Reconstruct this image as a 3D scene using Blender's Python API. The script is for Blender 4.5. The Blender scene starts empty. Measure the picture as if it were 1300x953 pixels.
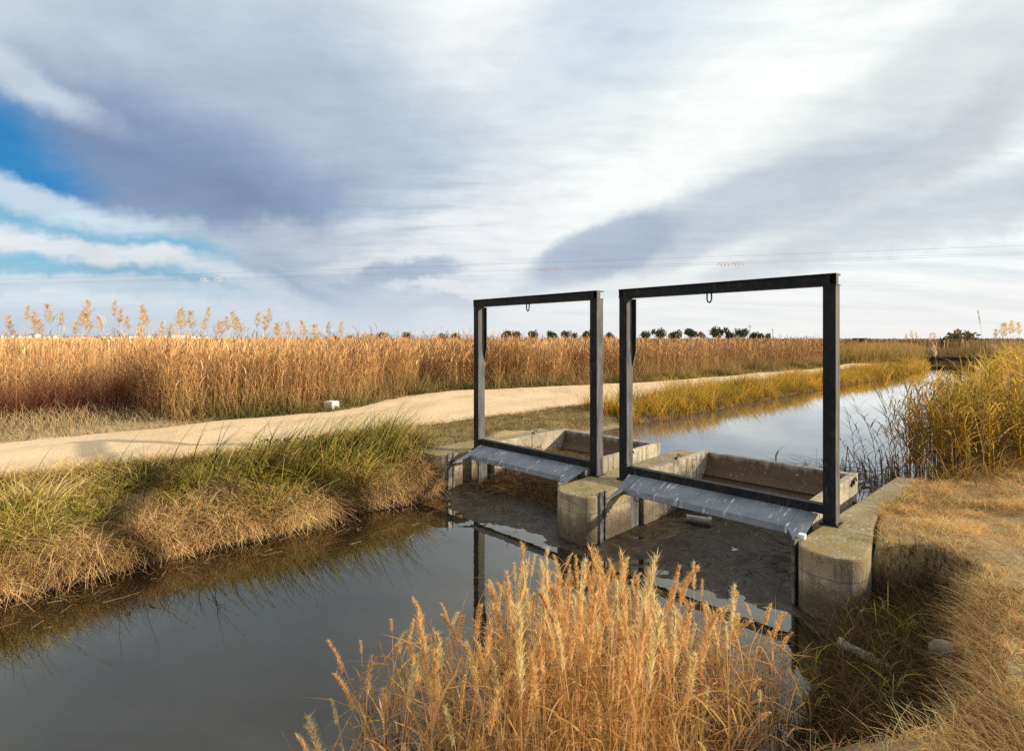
import bpy, bmesh, math, random
import numpy as np
from mathutils import Vector, Matrix

rng = np.random.default_rng(11)
random.seed(5)
R = math.radians
scene = bpy.context.scene
COL = scene.collection
F, EYE = 680.0, 1.6                  # lens in pixels of a 1300 px wide picture, eye height over the pier tops
OX, OY = 1.30, 6.11                  # origin of the weir axes: u runs along the gate line, v runs upstream
S2 = math.sqrt(0.5)
ZD, ZU = -0.50, -0.17                # water level below and above the weir

def W(u, v):
    return OX + S2*(u+v), OY + S2*(v-u)
def UV(x, y):
    px, py = x-OX, y-OY
    return S2*(px-py), S2*(px+py)

# ------------------------------------------------------------------ nodes
class NT:
    def __init__(self, tree):
        self.t = tree; self.n = tree.nodes; self.l = tree.links
        self.n.clear()
    def node(self, typ, **kw):
        nd = self.n.new(typ)
        for k, v in kw.items(): setattr(nd, k, v)
        return nd
    def set(self, sock, v):
        if v is None: return
        if isinstance(v, bpy.types.NodeSocket): self.l.new(v, sock)
        elif isinstance(v, (tuple, list)):
            v = tuple(v)
            if sock.type == 'RGBA' and len(v) == 3: v = v + (1.0,)
            sock.default_value = v
        else: sock.default_value = v
    def math(self, op, a, b=None, c=None, clamp=False):
        nd = self.node('ShaderNodeMath', operation=op, use_clamp=clamp)
        self.set(nd.inputs[0], a); self.set(nd.inputs[1], b); self.set(nd.inputs[2], c)
        return nd.outputs[0]
    def vmath(self, op, a, b=None):
        nd = self.node('ShaderNodeVectorMath', operation=op)
        self.set(nd.inputs[0], a); self.set(nd.inputs[1], b)
        return nd.outputs[0]
    def mix(self, f, a, b, mode='MIX'):
        nd = self.node('ShaderNodeMix', data_type='RGBA', blend_type=mode)
        self.set(nd.inputs[0], f); self.set(nd.inputs[6], a); self.set(nd.inputs[7], b)
        return nd.outputs[2]
    def noise(self, vec=None, scale=5, detail=4, rough=0.55, dist=0.0, out=0):
        nd = self.node('ShaderNodeTexNoise')
        if vec is not None: self.l.new(vec, nd.inputs['Vector'])
        nd.inputs['Scale'].default_value = scale; nd.inputs['Detail'].default_value = detail
        nd.inputs['Roughness'].default_value = rough; nd.inputs['Distortion'].default_value = dist
        return nd.outputs[out]
    def smooth(self, x, a, b, lo=0.0, hi=1.0):
        nd = self.node('ShaderNodeMapRange', interpolation_type='SMOOTHSTEP')
        self.set(nd.inputs[0], x)
        for i, v in enumerate((a, b, lo, hi)): nd.inputs[1+i].default_value = v
        return nd.outputs[0]
    def mapping(self, vec, scale=(1, 1, 1), rot=(0, 0, 0)):
        nd = self.node('ShaderNodeMapping')
        self.l.new(vec, nd.inputs[0]); nd.inputs['Scale'].default_value = scale; nd.inputs['Rotation'].default_value = rot
        return nd.outputs[0]
    def bump(self, h, strength=0.5, dist=0.02):
        nd = self.node('ShaderNodeBump')
        nd.inputs['Strength'].default_value = strength; nd.inputs['Distance'].default_value = dist
        self.l.new(h, nd.inputs['Height'])
        return nd.outputs[0]
    def out(self, sh):
        o = self.node('ShaderNodeOutputMaterial'); self.l.new(sh, o.inputs[0])
    def principled(self, col, rough=0.8, bump=None, metal=0.0, spec=0.3):
        p = self.node('ShaderNodeBsdfPrincipled')
        self.set(p.inputs['Base Color'], col); self.set(p.inputs['Roughness'], rough)
        self.set(p.inputs['Metallic'], metal); self.set(p.inputs['Specular IOR Level'], spec)
        if bump is not None: self.l.new(bump, p.inputs['Normal'])
        self.out(p.outputs[0])
        return p
def newmat(name):
    m = bpy.data.materials.new(name); m.use_nodes = True
    return m, NT(m.node_tree)
def objco(nt): return nt.node('ShaderNodeTexCoord').outputs['Object']
def worldpos(nt): return nt.node('ShaderNodeNewGeometry').outputs['Position']

def mat_foliage(name, trans=0.4, tint=(1, 1, 1), bent=True, own=.6):
    m, nt = newmat(name)
    a = nt.node('ShaderNodeAttribute', attribute_name='Col').outputs['Color']
    if tint != (1, 1, 1): a = nt.mix(1.0, a, tint, 'MULTIPLY')
    d = nt.node('ShaderNodeBsdfDiffuse'); t = nt.node('ShaderNodeBsdfTranslucent')
    nt.l.new(a, d.inputs[0]); nt.l.new(a, t.inputs[0])
    # foliage normals: a thin blade is bent and ribbed, so its faces average towards the open sky on the sunny side
    gn = nt.node('ShaderNodeNewGeometry').outputs['Normal']
    sc_ = nt.node('ShaderNodeVectorMath', operation='SCALE'); nt.l.new(gn, sc_.inputs[0]); sc_.inputs['Scale'].default_value = own
    bn = nt.vmath('NORMALIZE', nt.vmath('ADD', sc_.outputs[0], (.70, -.30, .50)))
    inv = nt.node('ShaderNodeVectorMath', operation='SCALE'); nt.l.new(bn, inv.inputs[0]); inv.inputs['Scale'].default_value = -1
    if bent: nt.l.new(bn, d.inputs['Normal']); nt.l.new(inv.outputs[0], t.inputs['Normal'])
    mx = nt.node('ShaderNodeMixShader'); mx.inputs[0].default_value = trans
    nt.l.new(d.outputs[0], mx.inputs[1]); nt.l.new(t.outputs[0], mx.inputs[2])
    nt.out(mx.outputs[0])
    return m
M = {}
M['grass'] = mat_foliage('sunny_grass', .45, (1.06, .93, .78))
M['foliage'] = mat_foliage('foliage', .4, (1.06, .95, .82), bent=False)
M['field'] = mat_foliage('field_reed', .42, (1.08, .96, .82), own=1.3)
M['plume'] = mat_foliage('plume_fluff', 0.5, (1.06, 1.0, .86), bent=False)

def mat_concrete(name, light=(.52, .41, .27), moss=0.8, stain=1.0):
    m, nt = newmat(name)
    P = worldpos(nt)
    geo = nt.node('ShaderNodeNewGeometry')
    n1 = nt.noise(P, 3.5, 6, .6); n2 = nt.noise(P, 22, 5, .7); n3 = nt.noise(P, 90, 3, .6)
    c = nt.mix(nt.smooth(n1, .36, .64), tuple(x*.58 for x in light), tuple(min(.8, x*1.18) for x in light))
    c = nt.mix(nt.smooth(nt.noise(P, 1.3, 4, .6), .42, .62, 0, .55), c, (.30, .275, .235))
    c = nt.mix(nt.smooth(n2, .52, .75, 0, .45), c, (.24, .19, .13))
    z = nt.node('ShaderNodeSeparateXYZ'); nt.l.new(P, z.inputs[0]); Z = z.outputs[2]
    zz = nt.math('ADD', Z, nt.math('ADD', nt.math('MULTIPLY', nt.math('SUBTRACT', n1, .5), .26), nt.math('MULTIPLY', nt.math('SUBTRACT', n2, .5), .16)))
    c = nt.mix(nt.math('MULTIPLY', nt.smooth(zz, -.40, -.15, .88, 0), stain), c, (.085, .062, .04))   # tide stain
    band = nt.math('MULTIPLY', nt.smooth(zz, -.34, -.30), nt.smooth(zz, -.26, -.21, 1, 0))
    c = nt.mix(nt.math('MULTIPLY', band, .35*stain), c, (.16, .115, .07))
    # rain streaks down the faces
    st = nt.noise(nt.mapping(P, (14, 14, .9)), 1.0, 4, .6)
    c = nt.mix(nt.smooth(st, .52, .66, 0, .62), c, (.12, .095, .06))
    nz = nt.node('ShaderNodeSeparateXYZ'); nt.l.new(geo.outputs['Normal'], nz.inputs[0])
    up = nt.smooth(nz.outputs[2], .5, .9)
    dv = nt.node('ShaderNodeVectorMath', operation='DOT_PRODUCT'); nt.l.new(P, dv.inputs[0]); dv.inputs[1].default_value = (S2, S2, 0)
    nose = nt.smooth(nt.math('SUBTRACT', dv.outputs['Value'], S2*(OX+OY)), -.25, .9, 1, .22)
    mo = nt.math('MULTIPLY', up, nt.math('MULTIPLY', nt.smooth(nt.noise(P, 6, 6, .65), .38, .56, 0, moss), nose))
    c = nt.mix(mo, c, nt.mix(n2, (.46, .32, .08), (.27, .205, .085)))
    side = nt.math('MULTIPLY', nt.smooth(zz, -.20, -.06), nt.smooth(nt.noise(P, 7, 5, .7), .34, .60, 0, moss*.85))
    c = nt.mix(side, c, (.30, .205, .075))
    drop = nt.math('MULTIPLY', up, nt.smooth(nt.math('ADD', nt.noise(P, 32, 4, .75), nt.math('MULTIPLY', nt.noise(P, 5, 3, .6), .35)), .74, .86, 0, .8))
    c = nt.mix(drop, c, (.72, .70, .66))
    # pour joint and hairline cracks
    wz = nt.math('ADD', Z, nt.math('MULTIPLY', nt.math('SUBTRACT', n2, .5), .025))
    joint = nt.math('MULTIPLY', nt.smooth(nt.math('ABSOLUTE', nt.math('ADD', wz, .175)), .002, .008, .55, 0), nt.math('SUBTRACT', 1, up))
    c = nt.mix(joint, c, (.09, .07, .05))
    vo_ = nt.node('ShaderNodeTexVoronoi', feature='DISTANCE_TO_EDGE'); nt.l.new(nt.vmath('ADD', P, nt.noise(P, 5, 4, .6, out=1)), vo_.inputs['Vector']); vo_.inputs['Scale'].default_value = 1.5
    crack = nt.math('MULTIPLY', nt.smooth(vo_.outputs['Distance'], .002, .011, .8, 0), nt.smooth(n1, .45, .6))
    c = nt.mix(crack, c, (.07, .055, .04))
    h = nt.math('ADD', nt.math('MULTIPLY', n2, .6), nt.math('MULTIPLY', n3, .4))
    h = nt.math('SUBTRACT', h, nt.math('MULTIPLY', crack, .5))
    c = nt.mix(nt.smooth(nt.noise(P, 45, 4, .75), .50, .70, 0, .40), c, (.17, .13, .085))
    c = nt.mix(nt.smooth(nt.noise(P, 130, 2, .6), .60, .72, 0, .5), c, (.70, .64, .54))
    nt.principled(c, .9, nt.bump(h, .9, .02), spec=.15)
    return m
M['concrete'] = mat_concrete('weathered_concrete')
M['basin_wall'] = mat_concrete('pale_concrete', (.70, .575, .41), .12, .8)

def mat_shell():
    m, nt = newmat('silted_concrete')
    P = worldpos(nt)
    z = nt.node('ShaderNodeSeparateXYZ'); nt.l.new(P, z.inputs[0])
    n = nt.noise(P, 5, 5, .65); st = nt.noise(nt.mapping(P, (9, 9, 1.2)), 1, 4, .6)
    zz = nt.math('ADD', z.outputs[2], nt.math('MULTIPLY', nt.math('SUBTRACT', st, .5), .22))
    c = nt.mix(nt.smooth(zz, .02, .125), nt.mix(n, (.085, .05, .030), (.18, .115, .07)), (.42, .38, .33))
    c = nt.mix(nt.smooth(nt.noise(P, 30, 3, .7), .62, .70, 0, .7), c, (.5, .47, .42))
    nt.principled(c, .85, nt.bump(n, .5, .02), spec=.2)
    return m
M['silt'] = mat_shell()

def mat_black_steel():
    m, nt = newmat('black_painted_steel')
    P = worldpos(nt)
    n1 = nt.noise(nt.mapping(P, (20, 20, 3)), 1.0, 6, .7); n2 = nt.noise(P, 70, 4, .7); n3 = nt.noise(P, 6, 5, .6)
    c = nt.mix(nt.smooth(n3, .3, .7), (.006, .0075, .011), (.018, .019, .021))
    c = nt.mix(nt.smooth(n1, .54, .74, 0, .6), c, (.11, .105, .10))
    c = nt.mix(nt.smooth(n2, .66, .74, 0, .8), c, (.45, .42, .38))
    c = nt.mix(nt.smooth(nt.noise(P, 11, 5, .75), .54, .70, 0, .75), c, (.085, .042, .022))
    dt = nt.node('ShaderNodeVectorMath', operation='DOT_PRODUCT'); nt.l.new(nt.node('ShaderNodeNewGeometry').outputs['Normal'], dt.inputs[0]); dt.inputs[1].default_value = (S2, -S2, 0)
    lit_wear = nt.math('MULTIPLY', nt.smooth(dt.outputs['Value'], .5, .9), nt.smooth(n1, .30, .62, .25, .9))  # streaked wear, plus a paler tone painting sunlight on the sun-facing sides
    c = nt.mix(lit_wear, c, nt.mix(n3, (.10, .095, .09), (.27, .255, .24)))
    nt.principled(c, nt.smooth(n1, .3, .7, .5, .75), nt.bump(n2, .35, .004), spec=.22)
    return m
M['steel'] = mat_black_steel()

def mat_sheet():
    m, nt = newmat('grey_sheet_steel')
    O = objco(nt)
    n1 = nt.noise(O, 4, 5, .6); st = nt.noise(nt.mapping(O, (34, 4.5, 3)), 1.0, 3, .5)
    c = nt.mix(nt.smooth(n1, .3, .7), (.15, .16, .185), (.27, .28, .305))
    c = nt.mix(nt.smooth(nt.noise(O, 14, 5, .7), .5, .8, 0, .5), c, (.15, .15, .155))
    wht = nt.math('MULTIPLY', nt.smooth(st, .58, .66), nt.smooth(nt.noise(O, 5, 3, .6), .46, .60))
    c = nt.mix(nt.math('MULTIPLY', wht, .85), c, (.78, .78, .78))
    c = nt.mix(nt.smooth(nt.noise(O, 38, 2, .6), .68, .74, 0, .8), c, (.7, .69, .67))
    nt.principled(c, nt.smooth(n1, .3, .7, .40, .62), nt.bump(n1, .12, .01), metal=.25, spec=.4)
    return m
M['sheet'] = mat_sheet()

def mat_simple(name, a, b, scale=8, rough=.8, bump=.3, metal=0):
    m, nt = newmat(name)
    O = objco(nt); n = nt.noise(O, scale, 5, .65)
    nt.principled(nt.mix(nt.smooth(n, .3, .7), a, b), rough, nt.bump(n, bump, .01), metal=metal, spec=.25)
    return m
M['rail_steel'] = mat_simple('galvanised_guide', (.06, .065, .065), (.28, .27, .25), 14, .5, .2, .5)
M['bark'] = mat_simple('bark', (.06, .045, .03), (.14, .10, .07), 6)
M['white_block'] = mat_simple('whitewashed_concrete', (.70, .68, .64), (.84, .83, .80), 12)
M['pale_pipe'] = mat_simple('pale_plastic_pipe', (.22, .20, .165), (.36, .34, .29), 18, .55)
M['stone'] = mat_simple('pale_stone', (.11, .09, .06), (.20, .16, .11), 12)
M['white_wall'] = mat_simple('white_render', (.72, .72, .74), (.84, .83, .82), .2)
M['roof_tile'] = mat_simple('roof_tile', (.36, .22, .16), (.46, .30, .22), .5)
M['dark_timber'] = mat_simple('dark_timber', (.018, .015, .012), (.05, .04, .03), 3)
M['wire'] = mat_simple('dull_wire', (.24, .26, .29), (.32, .34, .38), 1, .6)
M['spiral'] = mat_simple('orange_spiral', (.72, .42, .34), (.85, .70, .64), 3, .5)
M['white_spiral'] = mat_simple('white_spiral', (.72, .68, .64), (.88, .84, .80), 3, .5)
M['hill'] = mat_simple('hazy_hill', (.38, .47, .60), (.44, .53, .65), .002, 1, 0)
M['mast'] = mat_simple('grey_mast', (.35, .36, .4), (.45, .46, .5), 1, .6)

def mat_ground():
    m, nt = newmat('dry_earth')
    P = worldpos(nt)
    n1 = nt.noise(P, .8, 6, .6); n2 = nt.noise(P, 9, 6, .65); n3 = nt.noise(P, 60, 4, .7)
    straw = nt.noise(nt.mapping(P, (60, 14, 20), (0, 0, .6)), 1, 3, .6)
    c = nt.mix(nt.smooth(n1, .35, .65), (.40, .28, .135), (.32, .22, .10))
    c = nt.mix(nt.smooth(straw, .45, .7, 0, .7), c, (.56, .43, .24))
    c = nt.mix(nt.smooth(n2, .5, .75, 0, .5), c, (.17, .125, .07))
    c = nt.mix(nt.smooth(n3, .6, .8, 0, .4), c, (.45, .37, .24))
    z = nt.node('ShaderNodeSeparateXYZ'); nt.l.new(P, z.inputs[0])
    zz = nt.math('ADD', z.outputs[2], nt.math('MULTIPLY', nt.math('SUBTRACT', n2, .5), .10))
    wet_shade = nt.smooth(zz, -.34, -.05, 1, 0)  # wet mud below; raised higher to paint the shade on the hollow's wall
    mud = nt.mix(nt.smooth(n2, .35, .7), (.022, .015, .009), (.062, .043, .025))
    mud = nt.mix(nt.smooth(n3, .58, .75, 0, .45), mud, (.17, .12, .07))
    mud = nt.mix(nt.smooth(z.outputs[2], -.70, -.52, .75, 0), mud, nt.mix(n2, (.17, .125, .055), (.30, .235, .12)))
    c = nt.mix(wet_shade, c, mud)
    rough = nt.smooth(nt.math('ADD', zz, nt.math('MULTIPLY', nt.math('SUBTRACT', n1, .5), .12)), -.49, -.43, .16, .92)
    h = nt.math('ADD', nt.math('MULTIPLY', n2, .7), nt.math('MULTIPLY', n3, .3))
    nt.principled(c, rough, nt.bump(h, .9, .04), spec=.4)
    return m
M['ground'] = mat_ground()
def mat_road():
    m, nt = newmat('sandy_track')
    O = objco(nt)
    n1 = nt.noise(O, .9, 5, .6); n2 = nt.noise(O, 12, 5, .65); n3 = nt.noise(O, 70, 4, .7)
    tr = nt.noise(nt.mapping(O, (3.2, .35, 1)), 1, 4, .6)
    c = nt.mix(nt.smooth(n1, .3, .7), (.78, .54, .32), (.86, .63, .40))
    c = nt.mix(nt.smooth(tr, .5, .7, 0, .5), c, (.58, .41, .25))
    c = nt.mix(nt.smooth(n2, .55, .75, 0, .2), c, (.52, .375, .235))
    c = nt.mix(nt.smooth(n3, .62, .75, 0, .6), c, (.72, .60, .44))
    pb = nt.node('ShaderNodeTexVoronoi'); nt.l.new(O, pb.inputs['Vector']); pb.inputs['Scale'].default_value = 28
    c = nt.mix(nt.smooth(pb.outputs['Distance'], .06, .16, .35, 0), c, (.40, .30, .20))
    h = nt.math('ADD', nt.math('MULTIPLY', n2, .6), nt.math('MULTIPLY', n3, .4))
    nt.principled(c, .95, nt.bump(h, .8, .035), spec=.1)
    return m
M['road'] = mat_road()
def mat_water(name, tint, ior, rip, boost, murk_a, murk_b, clear, gl):
    m, nt = newmat(name)
    P = worldpos(nt)
    h = nt.math('ADD', nt.math('MULTIPLY', nt.noise(nt.mapping(P, (1, 1.6, 1)), 2.0, 3, .5), .6), nt.math('MULTIPLY', nt.noise(P, 12, 2, .5), .25))
    b = nt.bump(h, rip, .03)
    g = nt.node('ShaderNodeBsdfGlossy'); g.inputs['Roughness'].default_value = .015
    g.inputs['Color'].default_value = gl+(1,); nt.l.new(b, g.inputs['Normal'])
    murk = nt.node('ShaderNodeBsdfDiffuse')
    nt.set(murk.inputs[0], nt.mix(nt.smooth(nt.noise(P, 1.1, 5, .6), .3, .7), murk_a, murk_b))
    tr = nt.node('ShaderNodeBsdfTransparent'); tr.inputs[0].default_value = tint + (1,)
    body = nt.node('ShaderNodeMixShader'); body.inputs[0].default_value = clear
    nt.l.new(murk.outputs[0], body.inputs[1]); nt.l.new(tr.outputs[0], body.inputs[2])
    fr = nt.node('ShaderNodeFresnel'); fr.inputs[0].default_value = ior; nt.l.new(b, fr.inputs['Normal'])
    mx = nt.node('ShaderNodeMixShader')
    nt.l.new(nt.math('MULTIPLY', fr.outputs[0], boost, clamp=True), mx.inputs[0]); nt.l.new(body.outputs[0], mx.inputs[1]); nt.l.new(g.outputs[0], mx.inputs[2])
    nt.out(mx.outputs[0])
    return m
M['water_low'] = mat_water('shallow_canal_water', (.46, .36, .19), 1.36, .035, 2.3, (.026, .021, .009), (.045, .038, .020), .70, (.95, .92, .84))
M['water_high'] = mat_water('still_canal_water', (.30, .27, .18), 2.1, .010, 1.5, (.13, .135, .13), (.18, .185, .18), .25, (.97, .97, .97))

# ------------------------------------------------------------------ object helpers
def link(o, parent=None):
    COL.objects.link(o)
    if parent is not None: o.parent = parent
    return o
def tag(o, label=None, cat=None, group=None, kind=None):
    if label: o['label'] = label
    if cat: o['category'] = cat
    if group: o['group'] = group
    if kind: o['kind'] = kind
    return o
def thing(name, label, cat, loc=(0, 0, 0), rz=0, group=None):
    o = bpy.data.objects.new(name, None); o.empty_display_size = .2
    o.location = loc; o.rotation_euler = (0, 0, rz)
    link(o); return tag(o, label, cat, group)
class MB:
    def __init__(self): self.bm = bmesh.new()
    def box(self, a, b, bevel=0.0):
        x0, y0, z0 = a; x1, y1, z1 = b
        vs = [self.bm.verts.new(p) for p in ((x0, y0, z0), (x1, y0, z0), (x1, y1, z0), (x0, y1, z0), (x0, y0, z1), (x1, y0, z1), (x1, y1, z1), (x0, y1, z1))]
        fs = [self.bm.faces.new([vs[i] for i in q]) for q in ((3, 2, 1, 0), (4, 5, 6, 7), (0, 1, 5, 4), (1, 2, 6, 5), (2, 3, 7, 6), (3, 0, 4, 7))]
        if bevel:
            es = {e for f in fs for e in f.edges}
            bmesh.ops.bevel(self.bm, geom=list(es), offset=bevel, segments=2, affect='EDGES', profile=.6)
        return self
    def prism(self, pts, axis, lo, hi, bevel=0.0):
        # pts: outline in the plane normal to axis; 'z': (x,y)  'x': (y,z)
        def P(p, t): return (p[0], p[1], t) if axis == 'z' else (t, p[0], p[1])
        a = [self.bm.verts.new(P(p, lo)) for p in pts]; b = [self.bm.verts.new(P(p, hi)) for p in pts]
        n = len(pts); fs = [self.bm.faces.new(a[::-1]), self.bm.faces.new(b)]
        for i in range(n): fs.append(self.bm.faces.new((a[i], a[(i+1) % n], b[(i+1) % n], b[i])))
        bmesh.ops.recalc_face_normals(self.bm, faces=fs)
        if bevel:
            es = list(fs[1].edges) if axis == 'z' else list({e for f in fs for e in f.edges})
            bmesh.ops.bevel(self.bm, geom=es, offset=bevel, segments=2, affect='EDGES', profile=.6)
        return self
    def tube(self, pts, r, seg=6, cap=True):
        pts = [Vector(p) for p in pts]; n = len(pts)
        rr = r if isinstance(r, (list, tuple)) else [r]*n
        rings = []; up = Vector((.31, .17, .93))
        for i, p in enumerate(pts):
            d = (pts[min(i+1, n-1)]-pts[max(i-1, 0)]).normalized()
            s = d.cross(up)
            if s.length < 1e-3: s = d.cross(Vector((1, 0, 0)))
            s.normalize(); t = s.cross(d)
            rings.append([self.bm.verts.new(p + (s*math.cos(k*2*math.pi/seg)+t*math.sin(k*2*math.pi/seg))*rr[i]) for k in range(seg)])
        for i in range(n-1):
            for k in range(seg):
                self.bm.faces.new((rings[i][k], rings[i][(k+1) % seg], rings[i+1][(k+1) % seg], rings[i+1][k]))
        if cap:
            self.bm.faces.new(rings[0][::-1]); self.bm.faces.new(rings[-1])
        return self
    def build(self, name, mat, parent=None, smooth=False):
        bmesh.ops.recalc_face_normals(self.bm, faces=self.bm.faces[:])
        me = bpy.data.meshes.new(name); self.bm.to_mesh(me); self.bm.free()
        if smooth:
            me.shade_smooth()
        me.materials.append(mat)
        return link(bpy.data.objects.new(name, me), parent)
def copy_tree(o, parent=None):
    c = o.copy(); COL.objects.link(c)
    if parent is not None: c.parent = parent
    for ch in list(o.children): copy_tree(ch, c)
    return c
def np_mesh(name, V, Q, C, mat, parent=None, smooth=False):
    me = bpy.data.meshes.new(name)
    V = np.asarray(V, np.float32); Q = np.asarray(Q, np.int32)
    k = Q.shape[1]
    me.vertices.add(len(V)); me.vertices.foreach_set('co', V.ravel())
    me.loops.add(Q.size); me.loops.foreach_set('vertex_index', Q.ravel())
    me.polygons.add(len(Q)); me.polygons.foreach_set('loop_start', np.arange(0, Q.size, k, dtype=np.int32))
    if C is not None:
        a = me.color_attributes.new('Col', 'FLOAT_COLOR', 'POINT')
        a.data.foreach_set('color', np.c_[C, np.ones(len(C))].astype(np.float32).ravel())
    me.update(calc_edges=True)
    if smooth: me.shade_smooth()
    me.materials.append(mat)
    return link(bpy.data.objects.new(name, me), parent)

# blades: every grass, leaf and stem strip
class Blades:
    def __init__(self): self.V = []; self.Q = []; self.C = []; self.n = 0
    def add(self, base, h, w, head, lean, droop, c0, c1, seg=3, taper=.8, power=1.8, face=None, bulge=0.0, kink=0.0):
        base = np.asarray(base, float); N = len(base)
        if N == 0: return
        f = lambda a: np.broadcast_to(np.asarray(a, float), (N,))
        h, w, head, lean, droop = map(f, (h, w, head, lean, droop))
        c0 = np.broadcast_to(np.asarray(c0, float), (N, 3)); c1 = np.broadcast_to(np.asarray(c1, float), (N, 3))
        t = np.linspace(0, 1, seg+1)[None, :]
        dx, dy = np.cos(head)[:, None], np.sin(head)[:, None]
        out = (lean*h)[:, None]*t**power
        z = h[:, None]*(t-droop[:, None]*t**2)
        wx = (rng.normal(0, 1, (N, 1))*kink)*np.sin(t*3.1)*h[:, None]
        px = base[:, 0:1]+dx*out-dy*wx; py = base[:, 1:2]+dy*out+dx*wx; pz = base[:, 2:3]+z
        fa = rng.uniform(0, np.pi, N) if face is None else f(face)
        sx, sy = np.cos(fa)[:, None], np.sin(fa)[:, None]
        if bulge: wid = w[:, None]*(np.sin(np.pi*np.clip(t*.88+.12, 0, 1))**bulge*.5+.02)
        else: wid = w[:, None]*.5*(1-t*taper)
        L = np.stack([px-sx*wid, py-sy*wid, pz], -1); Rr = np.stack([px+sx*wid, py+sy*wid, pz], -1)
        V = np.stack([L, Rr], 2).reshape(N, -1, 3)
        K = 2*(seg+1)
        i = np.arange(seg)*2
        q = np.stack([i, i+1, i+3, i+2], -1)
        Q = (self.n + np.arange(N)*K)[:, None, None] + q[None]
        C = c0[:, None, :]*(1-t[..., None])+c1[:, None, :]*t[..., None]  # base to tip; darker base colours paint in the shade low among blades
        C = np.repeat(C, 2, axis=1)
        self.V.append(V.reshape(-1, 3)); self.Q.append(Q.reshape(-1, 4)); self.C.append(C.reshape(-1, 3)); self.n += N*K
    def build(self, name, mat, parent=None):
        return np_mesh(name, np.concatenate(self.V), np.concatenate(self.Q), np.clip(np.concatenate(self.C), .003, .9), mat, parent)
def pick(N, cols, p=None, jit=.15):
    cols = np.array(cols); k = rng.choice(len(cols), N, p=p)
    return cols[k]*(1+rng.normal(0, jit, (N, 1)))*(1+rng.normal(0, .05, (N, 3)))

# smooth value noise for the land, vectorised
_tab = np.random.default_rng(3).uniform(-1, 1, (257, 257))
def vnoise(x, y, s):
    x = np.asarray(x, float)/s+91.3; y = np.asarray(y, float)/s+47.7
    xi, yi = np.floor(x).astype(int), np.floor(y).astype(int); fx, fy = x-xi, y-yi
    fx, fy = fx*fx*(3-2*fx), fy*fy*(3-2*fy); xi %= 256; yi %= 256
    a, b, c, d = _tab[xi, yi], _tab[xi+1, yi], _tab[xi, yi+1], _tab[xi+1, yi+1]
    return (a*(1-fx)+b*fx)*(1-fy)+(c*(1-fx)+d*fx)*fy

# ------------------------------------------------------------------ the lie of the land
def sstep(x, a, b):
    t = np.clip((np.asarray(x, float)-a)/(b-a), 0, 1); return t*t*(3-2*t)
def uL(v):   # left water edge
    return np.interp(v, [-60, -6, -4.4, -3.4, -2.4, -1.5, -.7, 2.0, 4.2, 7.5, 13, 24, 31, 44, 60, 200], [-2.9, -2.62, -2.52, -2.46, -2.46, -2.34, -2.40, -2.60, -2.72, -2.5, -2.4, -1.7, -1.5, -2.7, -6, -40]) + .07*vnoise(v, 0*np.asarray(v)+3, .55)
def uR(v):   # right water edge
    return -.10*np.exp(-((np.asarray(v, float)-.85)/.65)**2)-.07*sstep(v, -.5, -.3)*sstep(-v, -2.4, -2.2)+np.interp(v, [-60, -4, -1.8, -.9, -.6, 2.3, 2.6, 10, 24, 44, 60, 200], [2.9, 2.5, 2.42, 2.38, 2.43, 2.37, 2.45, 2.6, 2.3, .8, -2.6, -36]) + .05*vnoise(v, 0*np.asarray(v)+9, .6)
def roadN(v): return np.interp(v, [-60, -5, -3, -1, 1.4, 4, 6.9, 12.7, 18.8, 24, 31, 44, 70, 200], [-6, -5.0, -4.65, -4.9, -4.6, -4.6, -4.25, -4.6, -4.5, -3.7, -3.5, -4.6, -9, -44]) + .12*vnoise(v, 0*np.asarray(v)+21, .8)
def roadF(v): return np.interp(v, [-60, -5, -3.5, -1.9, 0, 1.2, 3.2, 5.1, 8.7, 12.1, 16.3, 20, 25, 31, 44, 70, 200], [-9, -7.85, -7.9, -7.9, -7.5, -7.9, -9.2, -9.5, -8.0, -6.9, -6.3, -6.1, -5.4, -5.3, -6.4, -11, -46]) + .14*vnoise(v, 0*np.asarray(v)+33, .9)
def sstep(x, a, b):
    t = np.clip((x-a)/(b-a), 0, 1); return t*t*(3-2*t)
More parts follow.
